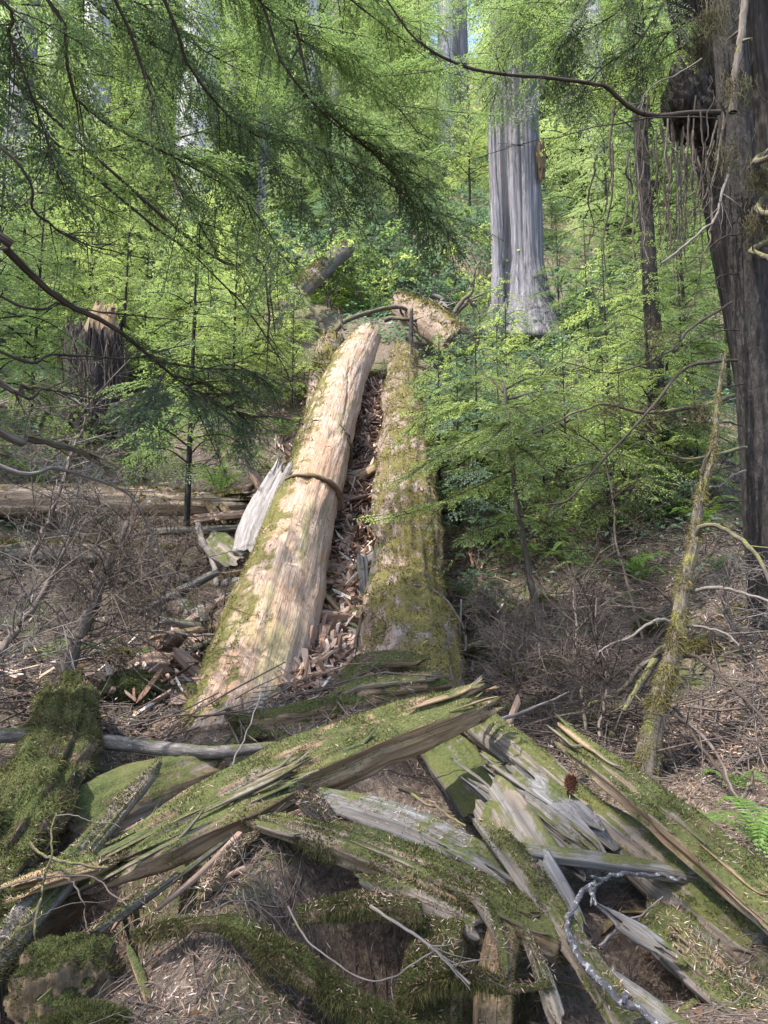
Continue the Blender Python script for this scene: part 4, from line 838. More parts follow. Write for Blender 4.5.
timber('broken_snag', 'narrow reddish broken snag standing close beside the massive grey cedar', 'snag', [gp(498, 17.2), W(497, 250, 17.3), W(493, 170, 17.4), W(490, 90, 17.4)], sup(.13, .10, 40, 2.4), 'cedar', (1.2, 1, .8, .5), rings=120, fib=.05, ff=9, lump=.05, jag=(.1, 1.6), jf=9, seed=305)
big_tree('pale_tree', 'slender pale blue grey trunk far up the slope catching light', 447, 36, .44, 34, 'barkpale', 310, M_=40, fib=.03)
big_tree('dark_tree', 'darker broad trunk right behind the slender pale one', 459, 38.5, .62, 34, 'cedar', 311, M_=40, fib=.04)
burlc, bl_, bb = big_tree('cedar_tree', 'stringy cedar with a great burl bulging beside the slim dark hemlock', 797, 7.7, .225, 13, 'barkred', 320, flare=1.25, top_px=-1.5, M_=90, rings=150, fib=.04, ff=12, taper=.85)
c = W(688, 95, 7.45); V, Q = blob(c, .27, .27, .50, 12, 90, .3, 2.4); MB().add(V, Q).build('burl', M['barkred'], burlc, bl_)
for i in range(3):
    p = [(664 + i * 9, 128 - i * 6, 7.4), (668 + i * 8, 180, 7.4), (662 + i * 12, 250 + i * 12, 7.4)]; V, Q, G = limb([W(*q) for q in p], .018, .006, 24, 6, .05, i); MB().add(V, Q, G=G).build('hanging_root', M['twig'], burlc, bl_)
hemb = gp(772, 6.0); hem, hl, _ = big_tree('hemlock_tree', 'slim dark barked hemlock with bare dead limbs at the picture edge beside the burl cedar', 0, 6.0, .142, 14, 'bark', 330, flare=1.25, M_=60, rings=130, fib=.02, ff=18, lump=.06, taper=.82, base=hemb)
big_tree('hemlock_tree', 'shaded reddish trunk mostly cut off behind the slim dark hemlock', 808, 7.2, .27, 14, 'barkred', 331, M_=50, fib=.03, ff=12)
big_tree('small_tree', 'thin dark grey trunk hanging back behind the burl cedar', 664, 9.5, .10, 12, 'bark', 333, M_=30, fib=.02, ff=14, top_px=-.15)
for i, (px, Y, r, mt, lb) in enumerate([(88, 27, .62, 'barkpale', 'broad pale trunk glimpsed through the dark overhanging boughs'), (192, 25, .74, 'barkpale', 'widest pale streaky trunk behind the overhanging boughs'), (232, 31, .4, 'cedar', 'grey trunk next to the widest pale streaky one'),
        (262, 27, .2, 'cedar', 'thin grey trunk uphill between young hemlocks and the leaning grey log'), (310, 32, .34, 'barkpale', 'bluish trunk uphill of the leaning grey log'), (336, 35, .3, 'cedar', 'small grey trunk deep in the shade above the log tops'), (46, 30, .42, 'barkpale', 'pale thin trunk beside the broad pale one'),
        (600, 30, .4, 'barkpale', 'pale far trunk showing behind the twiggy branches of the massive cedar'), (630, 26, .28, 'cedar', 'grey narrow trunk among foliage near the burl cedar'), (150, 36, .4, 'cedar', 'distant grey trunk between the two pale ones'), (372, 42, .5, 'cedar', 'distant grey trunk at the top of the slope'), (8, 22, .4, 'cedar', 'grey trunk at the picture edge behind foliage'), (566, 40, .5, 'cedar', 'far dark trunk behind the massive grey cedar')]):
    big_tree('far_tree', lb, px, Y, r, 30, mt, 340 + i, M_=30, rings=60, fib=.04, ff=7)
# stump on the left, with stringy hanging bark
st, sl_, sb = big_tree('tree_stump', 'tall rotten stump with pale jagged top behind bare grey twigs', 90, 11.4, .40, 1.75, 'barkred', 350, flare=1.3, M_=80, rings=80, fib=.06, ff=8, jag=(0, .55), cat='stump')
V, Q, T, G = sweep([sb + [.1, -.2, 1.1], sb + [.1, -.1, 1.6], sb + [.16, 0, 2.1]], sup(.24, .12, 40, 2.5), (1, 1, .8), rings=50, fib=.04, ff=10, jag=(.05, .45), jf=9, seed=6, ref=(0, 1., 0)); MB().add(V, Q, T, G).build('broken_top', M['tan'], st, sl_)
rg = np.random.default_rng(12); a = rg.uniform(0, 2 * math.pi, 130); z0 = rg.uniform(.6, 1.8, 130)
pp = np.stack([xyz(np.cos(a) * (.47 + .06 * u) + .05 * np.sin(u * 5 + a * 7), np.sin(a) * (.47 + .06 * u), z0 - u * rg.uniform(.3, .9, 130)) for u in np.linspace(0, 1, 7)], 1) + sb
V, Q, G = tubes(pp, .008, .003, 3); MB().add(V, Q, G=G).build('bark_strings', M['twig'], st, sl_)

# ---- young hemlocks -----------------------------------------------------------
LS = (.062, .017)
YP = [conifer(4.3, .035, .5, 46, 1.45, (.055, .018), 401, gap=.027, lat_gap=.062, wid=.5), conifer(3.2, .026, .25, 38, 1.25, (.055, .018), 402, gap=.027, lat_gap=.062, lift=.14, wid=.52), conifer(5.5, .05, 1.0, 54, 1.7, (.065, .021), 403, gap=.034, lat_gap=.078, wid=.5), conifer(2.3, .018, .15, 28, .95, (.05, .016), 404, gap=.026, lat_gap=.058, lift=.16, wid=.55)]
YO = []
tones_ = {'lfar': 'light green', 'lmid': 'mid green', 'ldark': 'dark green', 'lbright': 'yellow green', 'lblue': 'bluish'}
spots = [  # px, Y, proto, scale, material, label
 (186, 8.4, 2, .80, 'lmid', 'young hemlock with a thin bare lower stem standing in front of the horizontal log'),
 (120, 12.5, 0, 1.05, 'lbright', 'bright young hemlock behind the tall stump'),
 (232, 12.0, 0, 1.0, 'lbright', 'bright layered hemlock sapling left of the pale log top'),
 (268, 13.5, 1, 1.1, 'lbright', 'low bright sapling nearest the pale log top'),
 (292, 12.2, 3, 1.0, 'lbright', 'small bright sapling tucked against the pale log'),
 (210, 15.5, 2, .95, 'lbright', 'taller bright hemlock behind the layered sapling'),
 (30, 12.0, 0, 1.1, 'lmid', 'green young hemlock at the edge behind the mossy dead limb'),
 (60, 16.0, 2, 1.1, 'lbright', 'tall bright hemlock between stump and pale trunk'),
 (150, 18.0, 2, 1.15, 'lbright', 'bright hemlock in front of the widest pale trunk'),
 (-20, 9.5, 2, .9, 'lmid', 'dense green hemlock half out of frame'),
 (330, 20.5, 0, .95, 'lblue', 'bluish bushy sapling uphill from the log tops'),
 (372, 21.5, 1, 1.15, 'lblue', 'bluish low sapling behind the tangled mossy limbs'),
 (418, 20.0, 1, 1.15, 'ldark', 'dark low hemlock behind the forked limb'),
 (352, 25.0, 2, 1.0, 'lmid', 'green hemlock in the dim hollow above the logs'),
 (656, 8.9, 0, .92, 'lbright', 'large bright yellow green hemlock spreading before the burl cedar'),
 (612, 9.9, 1, 1.1, 'lbright', 'bright sapling filling in beside the large yellow green hemlock'),
 (700, 9.2, 3, 1.0, 'lbright', 'small bright sapling against the foot of the burl cedar'),
 (590, 15.0, 0, .9, 'lmid', 'green hemlock to the side of the massive grey cedar'),
 (640, 16.0, 2, .95, 'lmid', 'leafy hemlock beyond the yellow green one'),
 (560, 17.5, 1, 1.1, 'lmid', 'low green sapling at the foot of the massive grey cedar'),
 (462, 11.2, 3, .9, 'lblue', 'low bluish sapling beside the olive log'),
 (500, 9.6, 3, 1.05, 'lmid', 'green low sapling behind the leaning front sapling'),
 (568, 9.2, 3, 1.0, 'lmid', 'green low sapling under the yellow green hemlock'),
 (470, 8.2, 3, .7, 'lblue', 'small bluish sapling close by the olive log'),
 (610, 8.0, 3, .8, 'lmid', 'small sapling beneath the bare dead limb'),
 (480, 16.5, 3, 1.0, 'lmid', 'small sapling in front of the grey cedar roots'),
 (690, 13.5, 2, 1.0, 'lmid', 'tall green hemlock behind the burl cedar'),
 (730, 14.5, 0, 1.2, 'lmid', 'green hemlock seen between the two edge trunks'),
 (520, 24.0, 2, 1.1, 'lmid', 'hemlock half hidden behind the massive grey cedar'),
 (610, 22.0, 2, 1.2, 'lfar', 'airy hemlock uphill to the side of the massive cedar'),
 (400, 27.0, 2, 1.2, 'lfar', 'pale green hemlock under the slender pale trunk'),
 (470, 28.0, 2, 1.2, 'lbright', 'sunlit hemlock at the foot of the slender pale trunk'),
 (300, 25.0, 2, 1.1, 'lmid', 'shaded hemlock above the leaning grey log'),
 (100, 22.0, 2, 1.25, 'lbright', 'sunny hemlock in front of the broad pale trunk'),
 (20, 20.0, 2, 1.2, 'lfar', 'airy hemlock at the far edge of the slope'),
 (200, 22.5, 2, 1.0, 'lbright', 'sunny small hemlock in front of the grey trunks')]
rg = np.random.default_rng(98)
for j, ad in enumerate(['wispy', 'flat topped', 'bright', 'pale', 'crowded', 'tiny', 'leaning', 'soft', 'dense', 'limp', 'arched', 'lacy', 'ragged', 'lush']):
    mt = ['lbright', 'lmid', 'lbright', 'lblue'][j % 4]; spots.append((430 + 20 * j + rg.uniform(-12, 12), rg.uniform(7.8, 11.5), int(rg.choice([1, 3])), rg.uniform(.7, 1.05), mt, f'{ad} {tones_[mt]} little hemlock on the bank between olive log and slim dark hemlock'))
rg = np.random.default_rng(99); AD = ['bushy', 'slender', 'spindly', 'fresh', 'pale', 'leafy', 'broad', 'feathery', 'stubby', 'open']
for wh, x0, x1, y0, y1, mts in [('in front of the broad pale trunk', 20, 160, 17, 30, 'lbright lfar lmid'), ('around the widest pale trunk', 150, 250, 17, 30, 'lbright lfar'), ('uphill of the leaning grey log', 250, 350, 23, 34, 'lmid lfar lblue'), ('above the broken log tops', 330, 440, 18, 34, 'lblue lmid lfar lbright'), ('uphill beside the massive grey cedar', 550, 660, 17, 34, 'lbright lfar lmid'), ('behind the burl cedar', 640, 760, 13, 26, 'lmid lfar lbright'), ('behind the tall stump', -10, 170, 12.5, 17, 'lbright lmid'), ('between the pale log top and the stump', 170, 290, 12, 17, 'lbright lfar')]:
    for j in range(8):
        mt = mts.split()[j % len(mts.split())]
        spots.append((rg.uniform(x0, x1), rg.uniform(y0, y1), int(rg.integers(0, 4)) if y0 > 16 else int(rg.choice([0, 1, 3])), rg.uniform(.8, 1.25), mt, f'{AD[j]} {tones_[mt]} hemlock sapling {wh}'))
protos = {}
rg = np.random.default_rng(21)
for i, (px, Y, k, s, mt, lb) in enumerate(spots):
    loc = gp(px, Y)
    if k not in protos:
        o = plant_tree('young_hemlock', lb, 'tree', YP[k], loc, (M['bark'], M[mt]), 'young hemlocks on the slope'); o.scale = (s,) * 3; o.rotation_euler.z = rg.uniform(0, 6.28); protos[k] = (o, mt)
    else:
        o = place_copy(protos[k][0], lb, loc, rg.uniform(0, 6.28), s * rg.uniform(.95, 1.05), 'young hemlocks on the slope', mt)

# leaning sapling in front of the right slope, built limb by limb
b0 = W(541, 622, 6.6); b0[2] = float(ground_z(b0[0], b0[1])) - .05
root = thing('young_hemlock', 'slim leaning hemlock sapling with flat bright tiers beside the olive log', 'tree', b0)
stem = [b0, W(528, 560, 6.6), W(516, 500, 6.6), W(510, 440, 6.6), W(505, 396, 6.6), W(502, 380, 6.6)]
V, Q, G = limb(stem, .036, .012, 50, 10, .02, 5); MB().add(V, Q, G=G).build('trunk', M['twigmoss'], root, b0)
cr = MB(); rg = np.random.default_rng(31)
for (p, wd) in [([(507, 410, 6.6), (470, 402, 6.4), (435, 408, 6.3), (410, 424, 6.2)], .42), ([(506, 400, 6.6), (545, 392, 6.7), (590, 400, 6.8), (625, 415, 6.9)], .4), ([(503, 392, 6.6), (490, 378, 6.9), (480, 374, 7.3)], .3), ([(504, 390, 6.6), (530, 378, 7.0), (560, 378, 7.4)], .34),
               ([(508, 430, 6.6), (470, 440, 6.2), (430, 462, 6.0), (405, 480, 5.8)], .4), ([(509, 440, 6.6), (555, 436, 6.3), (600, 446, 6.1), (640, 462, 6.0)], .42), ([(512, 470, 6.6), (470, 490, 6.1), (420, 510, 5.8), (372, 522, 5.7)], .36), ([(513, 480, 6.6), (560, 488, 6.2), (600, 505, 6.0)], .36),
               ([(508, 420, 6.6), (500, 430, 6.0), (480, 450, 5.6)], .36), ([(510, 440, 6.6), (530, 455, 6.0), (550, 475, 5.6)], .36), ([(506, 405, 6.6), (515, 408, 6.1), (530, 418, 5.7)], .34), ([(518, 520, 6.6), (480, 530, 6.2), (455, 545, 6.0)], .3), ([(518, 515, 6.6), (560, 530, 6.2), (590, 548, 6.0)], .3)]:
    add_bough(cr, [W(*q) for q in p], wd * 1.05, leaf=(.046, .0135), gap=.018, lat_gap=.038, rng=rg, r0=.011, r1=.002, droop=.2)
    for q in kids(spline([W(*q) for q in p], 30)[None], 5, (.3, .55), (30, 60), .1, 6, rg, .15, .85, .2): add_bough(cr, q, wd * .45, leaf=(.044, .013), gap=.018, lat_gap=.038, rng=rg, r0=.004, r1=.0015, droop=.2)
cr.build('crown', [M['lbright'], M['twigdk']], root, b0, smooth=False)

# ---- tall conifers up the slope ------------------------------------------------
TP = [conifer(20, .15, 1.5, 150, 3.4, (.16, .062), 501, gap=.10, lat_gap=.19, droop=.25, power=.6, keep=.88, sides=4, wid=.48), conifer(24, .19, 4, 150, 4.0, (.18, .07), 502, gap=.115, lat_gap=.22, droop=.3, power=.6, keep=.85, sides=4, wid=.46), conifer(14, .11, .5, 140, 2.9, (.13, .05), 503, gap=.09, lat_gap=.17, droop=.22, power=.75, keep=.88, sides=4, wid=.48)]
rg = np.random.default_rng(41); tall = {}; cnt = 0
kinds = ['spreading', 'narrow', 'drooping', 'ragged', 'bushy', 'sparse']; tones = {'lfar': 'light green', 'lmid': 'mid green', 'ldark': 'dark green', 'lbright': 'sunlit'}
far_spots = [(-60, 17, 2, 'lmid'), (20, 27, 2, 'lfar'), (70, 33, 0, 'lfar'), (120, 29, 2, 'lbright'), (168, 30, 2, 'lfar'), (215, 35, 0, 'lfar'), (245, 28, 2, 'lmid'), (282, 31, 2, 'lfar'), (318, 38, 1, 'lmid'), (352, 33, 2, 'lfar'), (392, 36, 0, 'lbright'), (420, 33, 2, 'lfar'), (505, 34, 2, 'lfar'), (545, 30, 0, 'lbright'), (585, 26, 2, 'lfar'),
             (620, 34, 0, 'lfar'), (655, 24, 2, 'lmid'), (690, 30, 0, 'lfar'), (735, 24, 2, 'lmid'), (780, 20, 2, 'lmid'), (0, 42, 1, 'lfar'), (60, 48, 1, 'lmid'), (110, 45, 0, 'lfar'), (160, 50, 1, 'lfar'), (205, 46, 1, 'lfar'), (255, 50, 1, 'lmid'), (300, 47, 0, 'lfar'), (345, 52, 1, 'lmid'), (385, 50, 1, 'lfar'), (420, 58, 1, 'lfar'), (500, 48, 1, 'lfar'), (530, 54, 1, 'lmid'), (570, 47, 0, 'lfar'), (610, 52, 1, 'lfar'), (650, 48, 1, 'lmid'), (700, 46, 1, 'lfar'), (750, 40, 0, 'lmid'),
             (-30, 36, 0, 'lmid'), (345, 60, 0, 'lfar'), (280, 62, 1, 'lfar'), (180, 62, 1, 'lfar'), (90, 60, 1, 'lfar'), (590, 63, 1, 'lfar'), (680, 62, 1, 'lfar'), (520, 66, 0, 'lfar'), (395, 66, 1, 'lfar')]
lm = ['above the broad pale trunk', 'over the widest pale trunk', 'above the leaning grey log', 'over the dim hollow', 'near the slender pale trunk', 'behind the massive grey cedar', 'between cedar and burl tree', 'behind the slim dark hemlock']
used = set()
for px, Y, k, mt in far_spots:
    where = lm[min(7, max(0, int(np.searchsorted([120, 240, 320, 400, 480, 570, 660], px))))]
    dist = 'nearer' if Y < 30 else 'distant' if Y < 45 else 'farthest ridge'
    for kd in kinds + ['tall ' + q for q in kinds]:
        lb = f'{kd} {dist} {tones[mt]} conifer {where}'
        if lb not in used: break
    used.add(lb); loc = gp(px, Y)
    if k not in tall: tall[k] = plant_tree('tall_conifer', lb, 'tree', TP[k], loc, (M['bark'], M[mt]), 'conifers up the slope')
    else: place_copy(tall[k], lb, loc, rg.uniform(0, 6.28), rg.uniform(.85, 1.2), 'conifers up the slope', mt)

# unseen trees added beside and behind the viewpoint to break up the sunlight
for (x, y, k, s, lb) in SHADE:
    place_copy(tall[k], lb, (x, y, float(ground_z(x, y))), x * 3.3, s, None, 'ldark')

# ---- boughs hanging in from the tree at the upper edge --------------------------
tb = np.array([-3.6, 2.6, float(ground_z(-3.6, 2.6))])
ov = thing('overhanging_hemlock', 'big hemlock outside the frame whose dark drooping boughs hang across the upper left corner', 'tree', tb)
V, Q, T, G = trunk_mesh(tb - [0, 0, .4], tb + [0, 0, 15], .34, .1, 600, 1.3, 60, 40, .03, 8); MB().add(V, Q, T, G).build('trunk', M['bark'], ov, tb)
def ov_bough(pts, wd, z, mat='lmid', r0=.013, leaf=(.034, .010), gap=.015, lat_gap=.036, seed=0, start=.25, parent=ov, loc=tb, keep=.92, droop=.3, root=True, sub=15, **kw):
    P = [W(*q) for q in pts]
    if root: P = [loc + [0, 0, z]] + P
    m = MB(); rg = np.random.default_rng(seed + 700)
    add_bough(m, P, wd, leaf=leaf, gap=gap, lat_gap=lat_gap, rng=rg, r0=r0, r1=.002, droop=droop, start=start, keep=keep, sides=7, lat_r=.002, **kw)
    if sub:
        D = spline(P, 40)[int(40 * start):]; K = kids(D[None], sub, (wd * .9, wd * 1.7), (28, 60), .25, 6, rg, .02, .9, .35, .35)
        for q in K: add_bough(m, q, wd * .42, leaf=leaf, gap=gap, lat_gap=lat_gap, rng=rg, r0=r0 * .3, r1=.0015, droop=droop, start=.12, keep=keep, sides=5, lat_r=.0014)
    return m.build('bough', [M[mat], M['twigdk']], parent, loc, smooth=False)
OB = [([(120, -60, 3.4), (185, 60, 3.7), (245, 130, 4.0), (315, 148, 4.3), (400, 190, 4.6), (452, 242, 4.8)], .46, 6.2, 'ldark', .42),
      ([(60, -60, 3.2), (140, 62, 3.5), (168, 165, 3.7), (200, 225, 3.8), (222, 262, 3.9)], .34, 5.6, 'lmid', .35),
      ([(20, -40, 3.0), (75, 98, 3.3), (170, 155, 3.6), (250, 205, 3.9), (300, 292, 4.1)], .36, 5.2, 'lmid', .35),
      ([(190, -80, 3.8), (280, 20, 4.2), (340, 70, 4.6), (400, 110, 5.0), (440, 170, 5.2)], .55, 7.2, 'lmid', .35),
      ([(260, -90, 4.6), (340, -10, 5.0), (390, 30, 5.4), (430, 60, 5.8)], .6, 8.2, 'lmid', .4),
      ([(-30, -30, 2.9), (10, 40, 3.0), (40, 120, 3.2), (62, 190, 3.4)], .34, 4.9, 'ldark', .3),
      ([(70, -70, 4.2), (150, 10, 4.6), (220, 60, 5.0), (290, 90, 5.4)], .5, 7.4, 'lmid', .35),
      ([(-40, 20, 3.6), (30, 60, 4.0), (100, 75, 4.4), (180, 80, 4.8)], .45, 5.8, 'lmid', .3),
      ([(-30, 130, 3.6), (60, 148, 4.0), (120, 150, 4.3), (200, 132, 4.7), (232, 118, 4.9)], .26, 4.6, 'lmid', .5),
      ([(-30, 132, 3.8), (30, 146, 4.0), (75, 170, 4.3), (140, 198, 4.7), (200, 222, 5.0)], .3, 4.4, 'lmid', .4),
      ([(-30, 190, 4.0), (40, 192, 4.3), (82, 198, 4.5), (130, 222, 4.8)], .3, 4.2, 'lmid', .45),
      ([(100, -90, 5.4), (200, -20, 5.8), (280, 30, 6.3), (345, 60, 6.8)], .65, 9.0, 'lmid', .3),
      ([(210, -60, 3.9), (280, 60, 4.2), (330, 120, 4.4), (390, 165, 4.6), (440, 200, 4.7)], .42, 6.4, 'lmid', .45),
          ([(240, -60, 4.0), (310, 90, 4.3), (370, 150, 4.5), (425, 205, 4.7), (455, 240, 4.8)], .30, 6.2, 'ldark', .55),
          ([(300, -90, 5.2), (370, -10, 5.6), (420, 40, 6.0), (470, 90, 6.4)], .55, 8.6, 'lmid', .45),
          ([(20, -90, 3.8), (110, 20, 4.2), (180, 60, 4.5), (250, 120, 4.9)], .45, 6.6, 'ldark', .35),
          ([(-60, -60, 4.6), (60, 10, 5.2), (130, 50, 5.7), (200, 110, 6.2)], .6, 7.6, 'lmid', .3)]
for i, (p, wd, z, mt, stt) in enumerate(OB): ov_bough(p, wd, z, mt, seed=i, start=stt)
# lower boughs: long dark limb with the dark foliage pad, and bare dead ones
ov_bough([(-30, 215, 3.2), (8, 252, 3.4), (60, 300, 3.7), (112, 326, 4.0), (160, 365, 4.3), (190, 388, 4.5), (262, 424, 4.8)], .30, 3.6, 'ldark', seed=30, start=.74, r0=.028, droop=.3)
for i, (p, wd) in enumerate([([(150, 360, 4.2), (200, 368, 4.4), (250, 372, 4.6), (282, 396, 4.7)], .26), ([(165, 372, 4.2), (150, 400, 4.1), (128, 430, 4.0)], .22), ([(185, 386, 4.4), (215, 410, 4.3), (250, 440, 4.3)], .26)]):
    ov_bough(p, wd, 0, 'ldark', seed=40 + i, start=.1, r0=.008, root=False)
def dead_limb(parent, loc, pts, r0, r1, mat, sub=14, sub_len=(.1, .4), name='dead_limb', seed=0, root=None, fine=2, droop=.05, wob=.02):
    P = [W(*q) if isinstance(q, tuple) else q for q in pts]
    if root is not None: P = [root] + P
    m = MB(); V, Q, G = limb(P, r0, r1, 40, 8, wob, seed); m.add(V, Q, G=G)
    rg = np.random.default_rng(seed + 50)
    if sub:
        K = kids(spline(P, 30)[None], sub, sub_len, (25, 70), droop, 6, rg, .2 if root is None else .4, .98, flat=.6); V, Q, G = tubes(K, max(.0035, r1 * .6), .0012, 4); m.add(V, Q, G=G)
        if fine:
            K2 = kids(K, fine, (sub_len[0] * .4, sub_len[1] * .4), (25, 65), .02, 4, rg); V, Q, G = tubes(K2, .0018, .0008, 3); m.add(V, Q, G=G)
    return m.build(name, M[mat], parent, loc)
for i, (p, z, r, sb_, mt) in enumerate([([(-20, 285, 3.8), (60, 303, 4.1), (100, 312, 4.3), (185, 321, 4.8)], 3.4, .010, 12, 'twigdk'), ([(-20, 340, 3.6), (50, 357, 3.9), (110, 358, 4.2), (190, 345, 4.6)], 3.2, .011, 14, 'twigdk'),
        ([(-20, 372, 3.4), (50, 390, 3.6), (100, 402, 3.8)], 3.0, .010, 12, 'twigdk'), ([(-20, 415, 3.6), (30, 436, 3.8), (80, 448, 4.0), (110, 470, 4.1)], 2.8, .034, 16, 'twigmoss'), ([(-20, 374, 3.9), (22, 384, 4.0), (52, 388, 4.1)], 3.1, .026, 10, 'twigmoss'),
        ([(100, 180, 3.9), (200, 262, 4.3), (262, 330, 4.6), (300, 405, 4.8)], 4.6, .010, 16, 'twigdk'), ([(180, 230, 4.2), (258, 258, 4.5), (271, 310, 4.5), (268, 345, 4.5), (264, 380, 4.5)], 4.8, .011, 12, 'twigdk'),
        ([(-10, 140, 3.0), (40, 215, 3.2), (80, 240, 3.5), (160, 262, 4.0)], 3.9, .009, 16, 'twigdk'), ([(-20, 455, 3.3), (60, 470, 3.6), (130, 495, 3.9), (165, 560, 4.1)], 2.5, .013, 20, 'twigpale')]):
    dead_limb(ov, tb, p, r, r * .3, mt, sb_, seed=i, root=tb + np.array([.2, .1, z]))

# ---- branches of the slim hemlock and burl cedar at the other edge --------------
HX = lambda py, Y=5.9: W(*{0: (735, py, Y)}[0])
R_ = [([(722, 113, 5.9), (675, 113, 5.8), (640, 111, 5.7), (622, 102, 5.6), (600, 88, 5.5), (560, 82, 5.4), (500, 75, 5.2), (450, 64, 5.0), (410, 38, 4.9), (378, -6, 4.8)], .024, .006, 'twigdk', 30, (.12, .5)),
      ([(735, 395, 5.8), (700, 404, 5.6), (650, 411, 5.4), (606, 404, 5.2), (570, 415, 5.0), (535, 432, 4.9)], .019, .004, 'twigmoss', 20, (.15, .45)),
      ([(738, 360, 5.8), (700, 362, 5.6), (680, 372, 5.5), (640, 420, 5.2), (600, 465, 5.0), (570, 500, 4.9), (545, 508, 4.8)], .015, .005, 'twigdk', 20, (.12, .45)),
      ([(745, 448, 5.8), (700, 456, 5.5), (660, 452, 5.3), (640, 430, 5.2)], .015, .004, 'twigmoss', 14, (.1, .35)),
      ([(732, 300, 5.8), (690, 330, 5.6), (672, 352, 5.5), (620, 372, 5.3), (560, 362, 5.2)], .012, .003, 'twigdk', 10, (.1, .4)),
      ([(748, -20, 5.6), (745, 20, 5.5), (738, 70, 5.45), (733, 112, 5.5)], .030, .034, 'twigmoss', 5, (.1, .3)),
      ([(728, 165, 5.8), (722, 200, 5.6), (712, 222, 5.5), (690, 240, 5.4), (660, 262, 5.3)], .012, .008, 'twigpale', 5, (.1, .3)),
      ([(722, 190, 5.9), (690, 165, 5.8), (665, 135, 5.7)], .006, .003, 'twigpale', 4, (.1, .3)),
      ([(700, 60, 6.0), (650, 90, 5.8), (640, 110, 5.8)], .008, .003, 'twigpale', 6, (.1, .3)),
      ([(770, 150, 5.8), (756, 160, 5.5), (790, 150, 5.3)], .026, .02, 'twigmoss', 3, (.1, .3)),
      ([(770, 195, 5.8), (758, 206, 5.6), (772, 212, 5.4), (800, 205, 5.3)], .026, .02, 'twigmoss', 3, (.1, .3)),
      ([(770, 240, 5.8), (752, 252, 5.6), (775, 262, 5.4)], .024, .018, 'twigmoss', 3, (.1, .3)),
      ([(745, 470, 5.8), (715, 485, 5.6), (690, 480, 5.4)], .009, .003, 'twigpale', 5, (.1, .25)),
      ([(720, 118, 5.9), (650, 118, 5.7), (600, 124, 5.6), (540, 140, 5.5), (480, 160, 5.5)], .008, .002, 'twigdk', 8, (.1, .4))]
for py_, dx, dy in [(330, -70, 25), (385, -60, 40), (425, -80, -10), (465, -50, 35), (500, -60, 30), (530, -45, 35), (275, -55, 30), (235, -60, 50), (545, -70, 60)]:
    R_.append(([(742, py_, 5.9), (742 + dx * .4, py_ + dy * .1, 5.75), (742 + dx * .75, py_ + dy * .5, 5.6), (742 + dx, py_ + dy, 5.5)], .007, .002, 'twigdk', 7, (.1, .35)))
for i, (p, a, b, mt, sb_, sl2) in enumerate(R_):
    dead_limb(hem, hl, p, a, b, mt, sb_, sl2, 'dead_limb', seed=100 + i, fine=3)
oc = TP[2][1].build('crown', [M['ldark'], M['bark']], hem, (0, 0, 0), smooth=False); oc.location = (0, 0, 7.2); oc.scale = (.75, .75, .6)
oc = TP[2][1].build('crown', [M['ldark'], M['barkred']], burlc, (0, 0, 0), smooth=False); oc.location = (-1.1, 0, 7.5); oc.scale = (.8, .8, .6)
# hanging twigs draped under the long bare limb
rg = np.random.default_rng(77)
for i in range(38):
    px = rg.uniform(596, 725); top = rg.uniform(95, 170); ln_ = rg.uniform(60, 170); Yh = rg.uniform(5.5, 6.6); sw = rg.uniform(-25, 10)
    m = MB(); P = [W(px, top, Yh), W(px + sw * .2, top + ln_ * .4, Yh), W(px + sw * .5 + rg.uniform(-6, 6), top + ln_ * .75, Yh), W(px + sw * 1.2, top + ln_, Yh - .1)]
    V, Q, G = limb(P, rg.uniform(.006, .012), .003, 30, 6, .05, i); m.add(V, Q, G=G)
    K = kids(spline(P, 16)[None], 6, (.08, .25), (25, 60), .05, 5, rg); V, Q, G = tubes(K, .0022, .001, 3); m.add(V, Q, G=G)
    m.build('hanging_twig', M['twigmoss' if i % 3 == 0 else 'twigdk'], hem, hl)
# beard moss under limbs
for i, (px, py, Yq, n_, ln_) in enumerate([(712, 10, 5.7, 260, .35), (697, 40, 6.6, 260, .4), (735, 80, 5.5, 200, .3), (655, 330, 5.4, 120, .2), (700, 410, 5.5, 200, .14), (650, 415, 5.4, 160, .12), (612, 405, 5.3, 120, .1), (725, 150, 5.7, 160, .3), (762, 170, 5.6, 220, .3), (762, 215, 5.6, 220, .25)]):
    n_ = n_ // 2; c = W(px, py, Yq); p = c + rg.normal(0, 1, (n_, 3)) * [.07, .06, .05]; u = rg.uniform(.2, 1, n_) * ln_
    pp = np.stack([p + np.stack([rg.normal(0, .012, n_) * k, rg.normal(0, .012, n_) * k, -u * k / 4], -1) for k in range(5)], 1); V, Q, G = tubes(pp, .0035, .0012, 3)
    MB().add(V, Q, G=G).build('beard_moss', M['hang'], hem, hl)
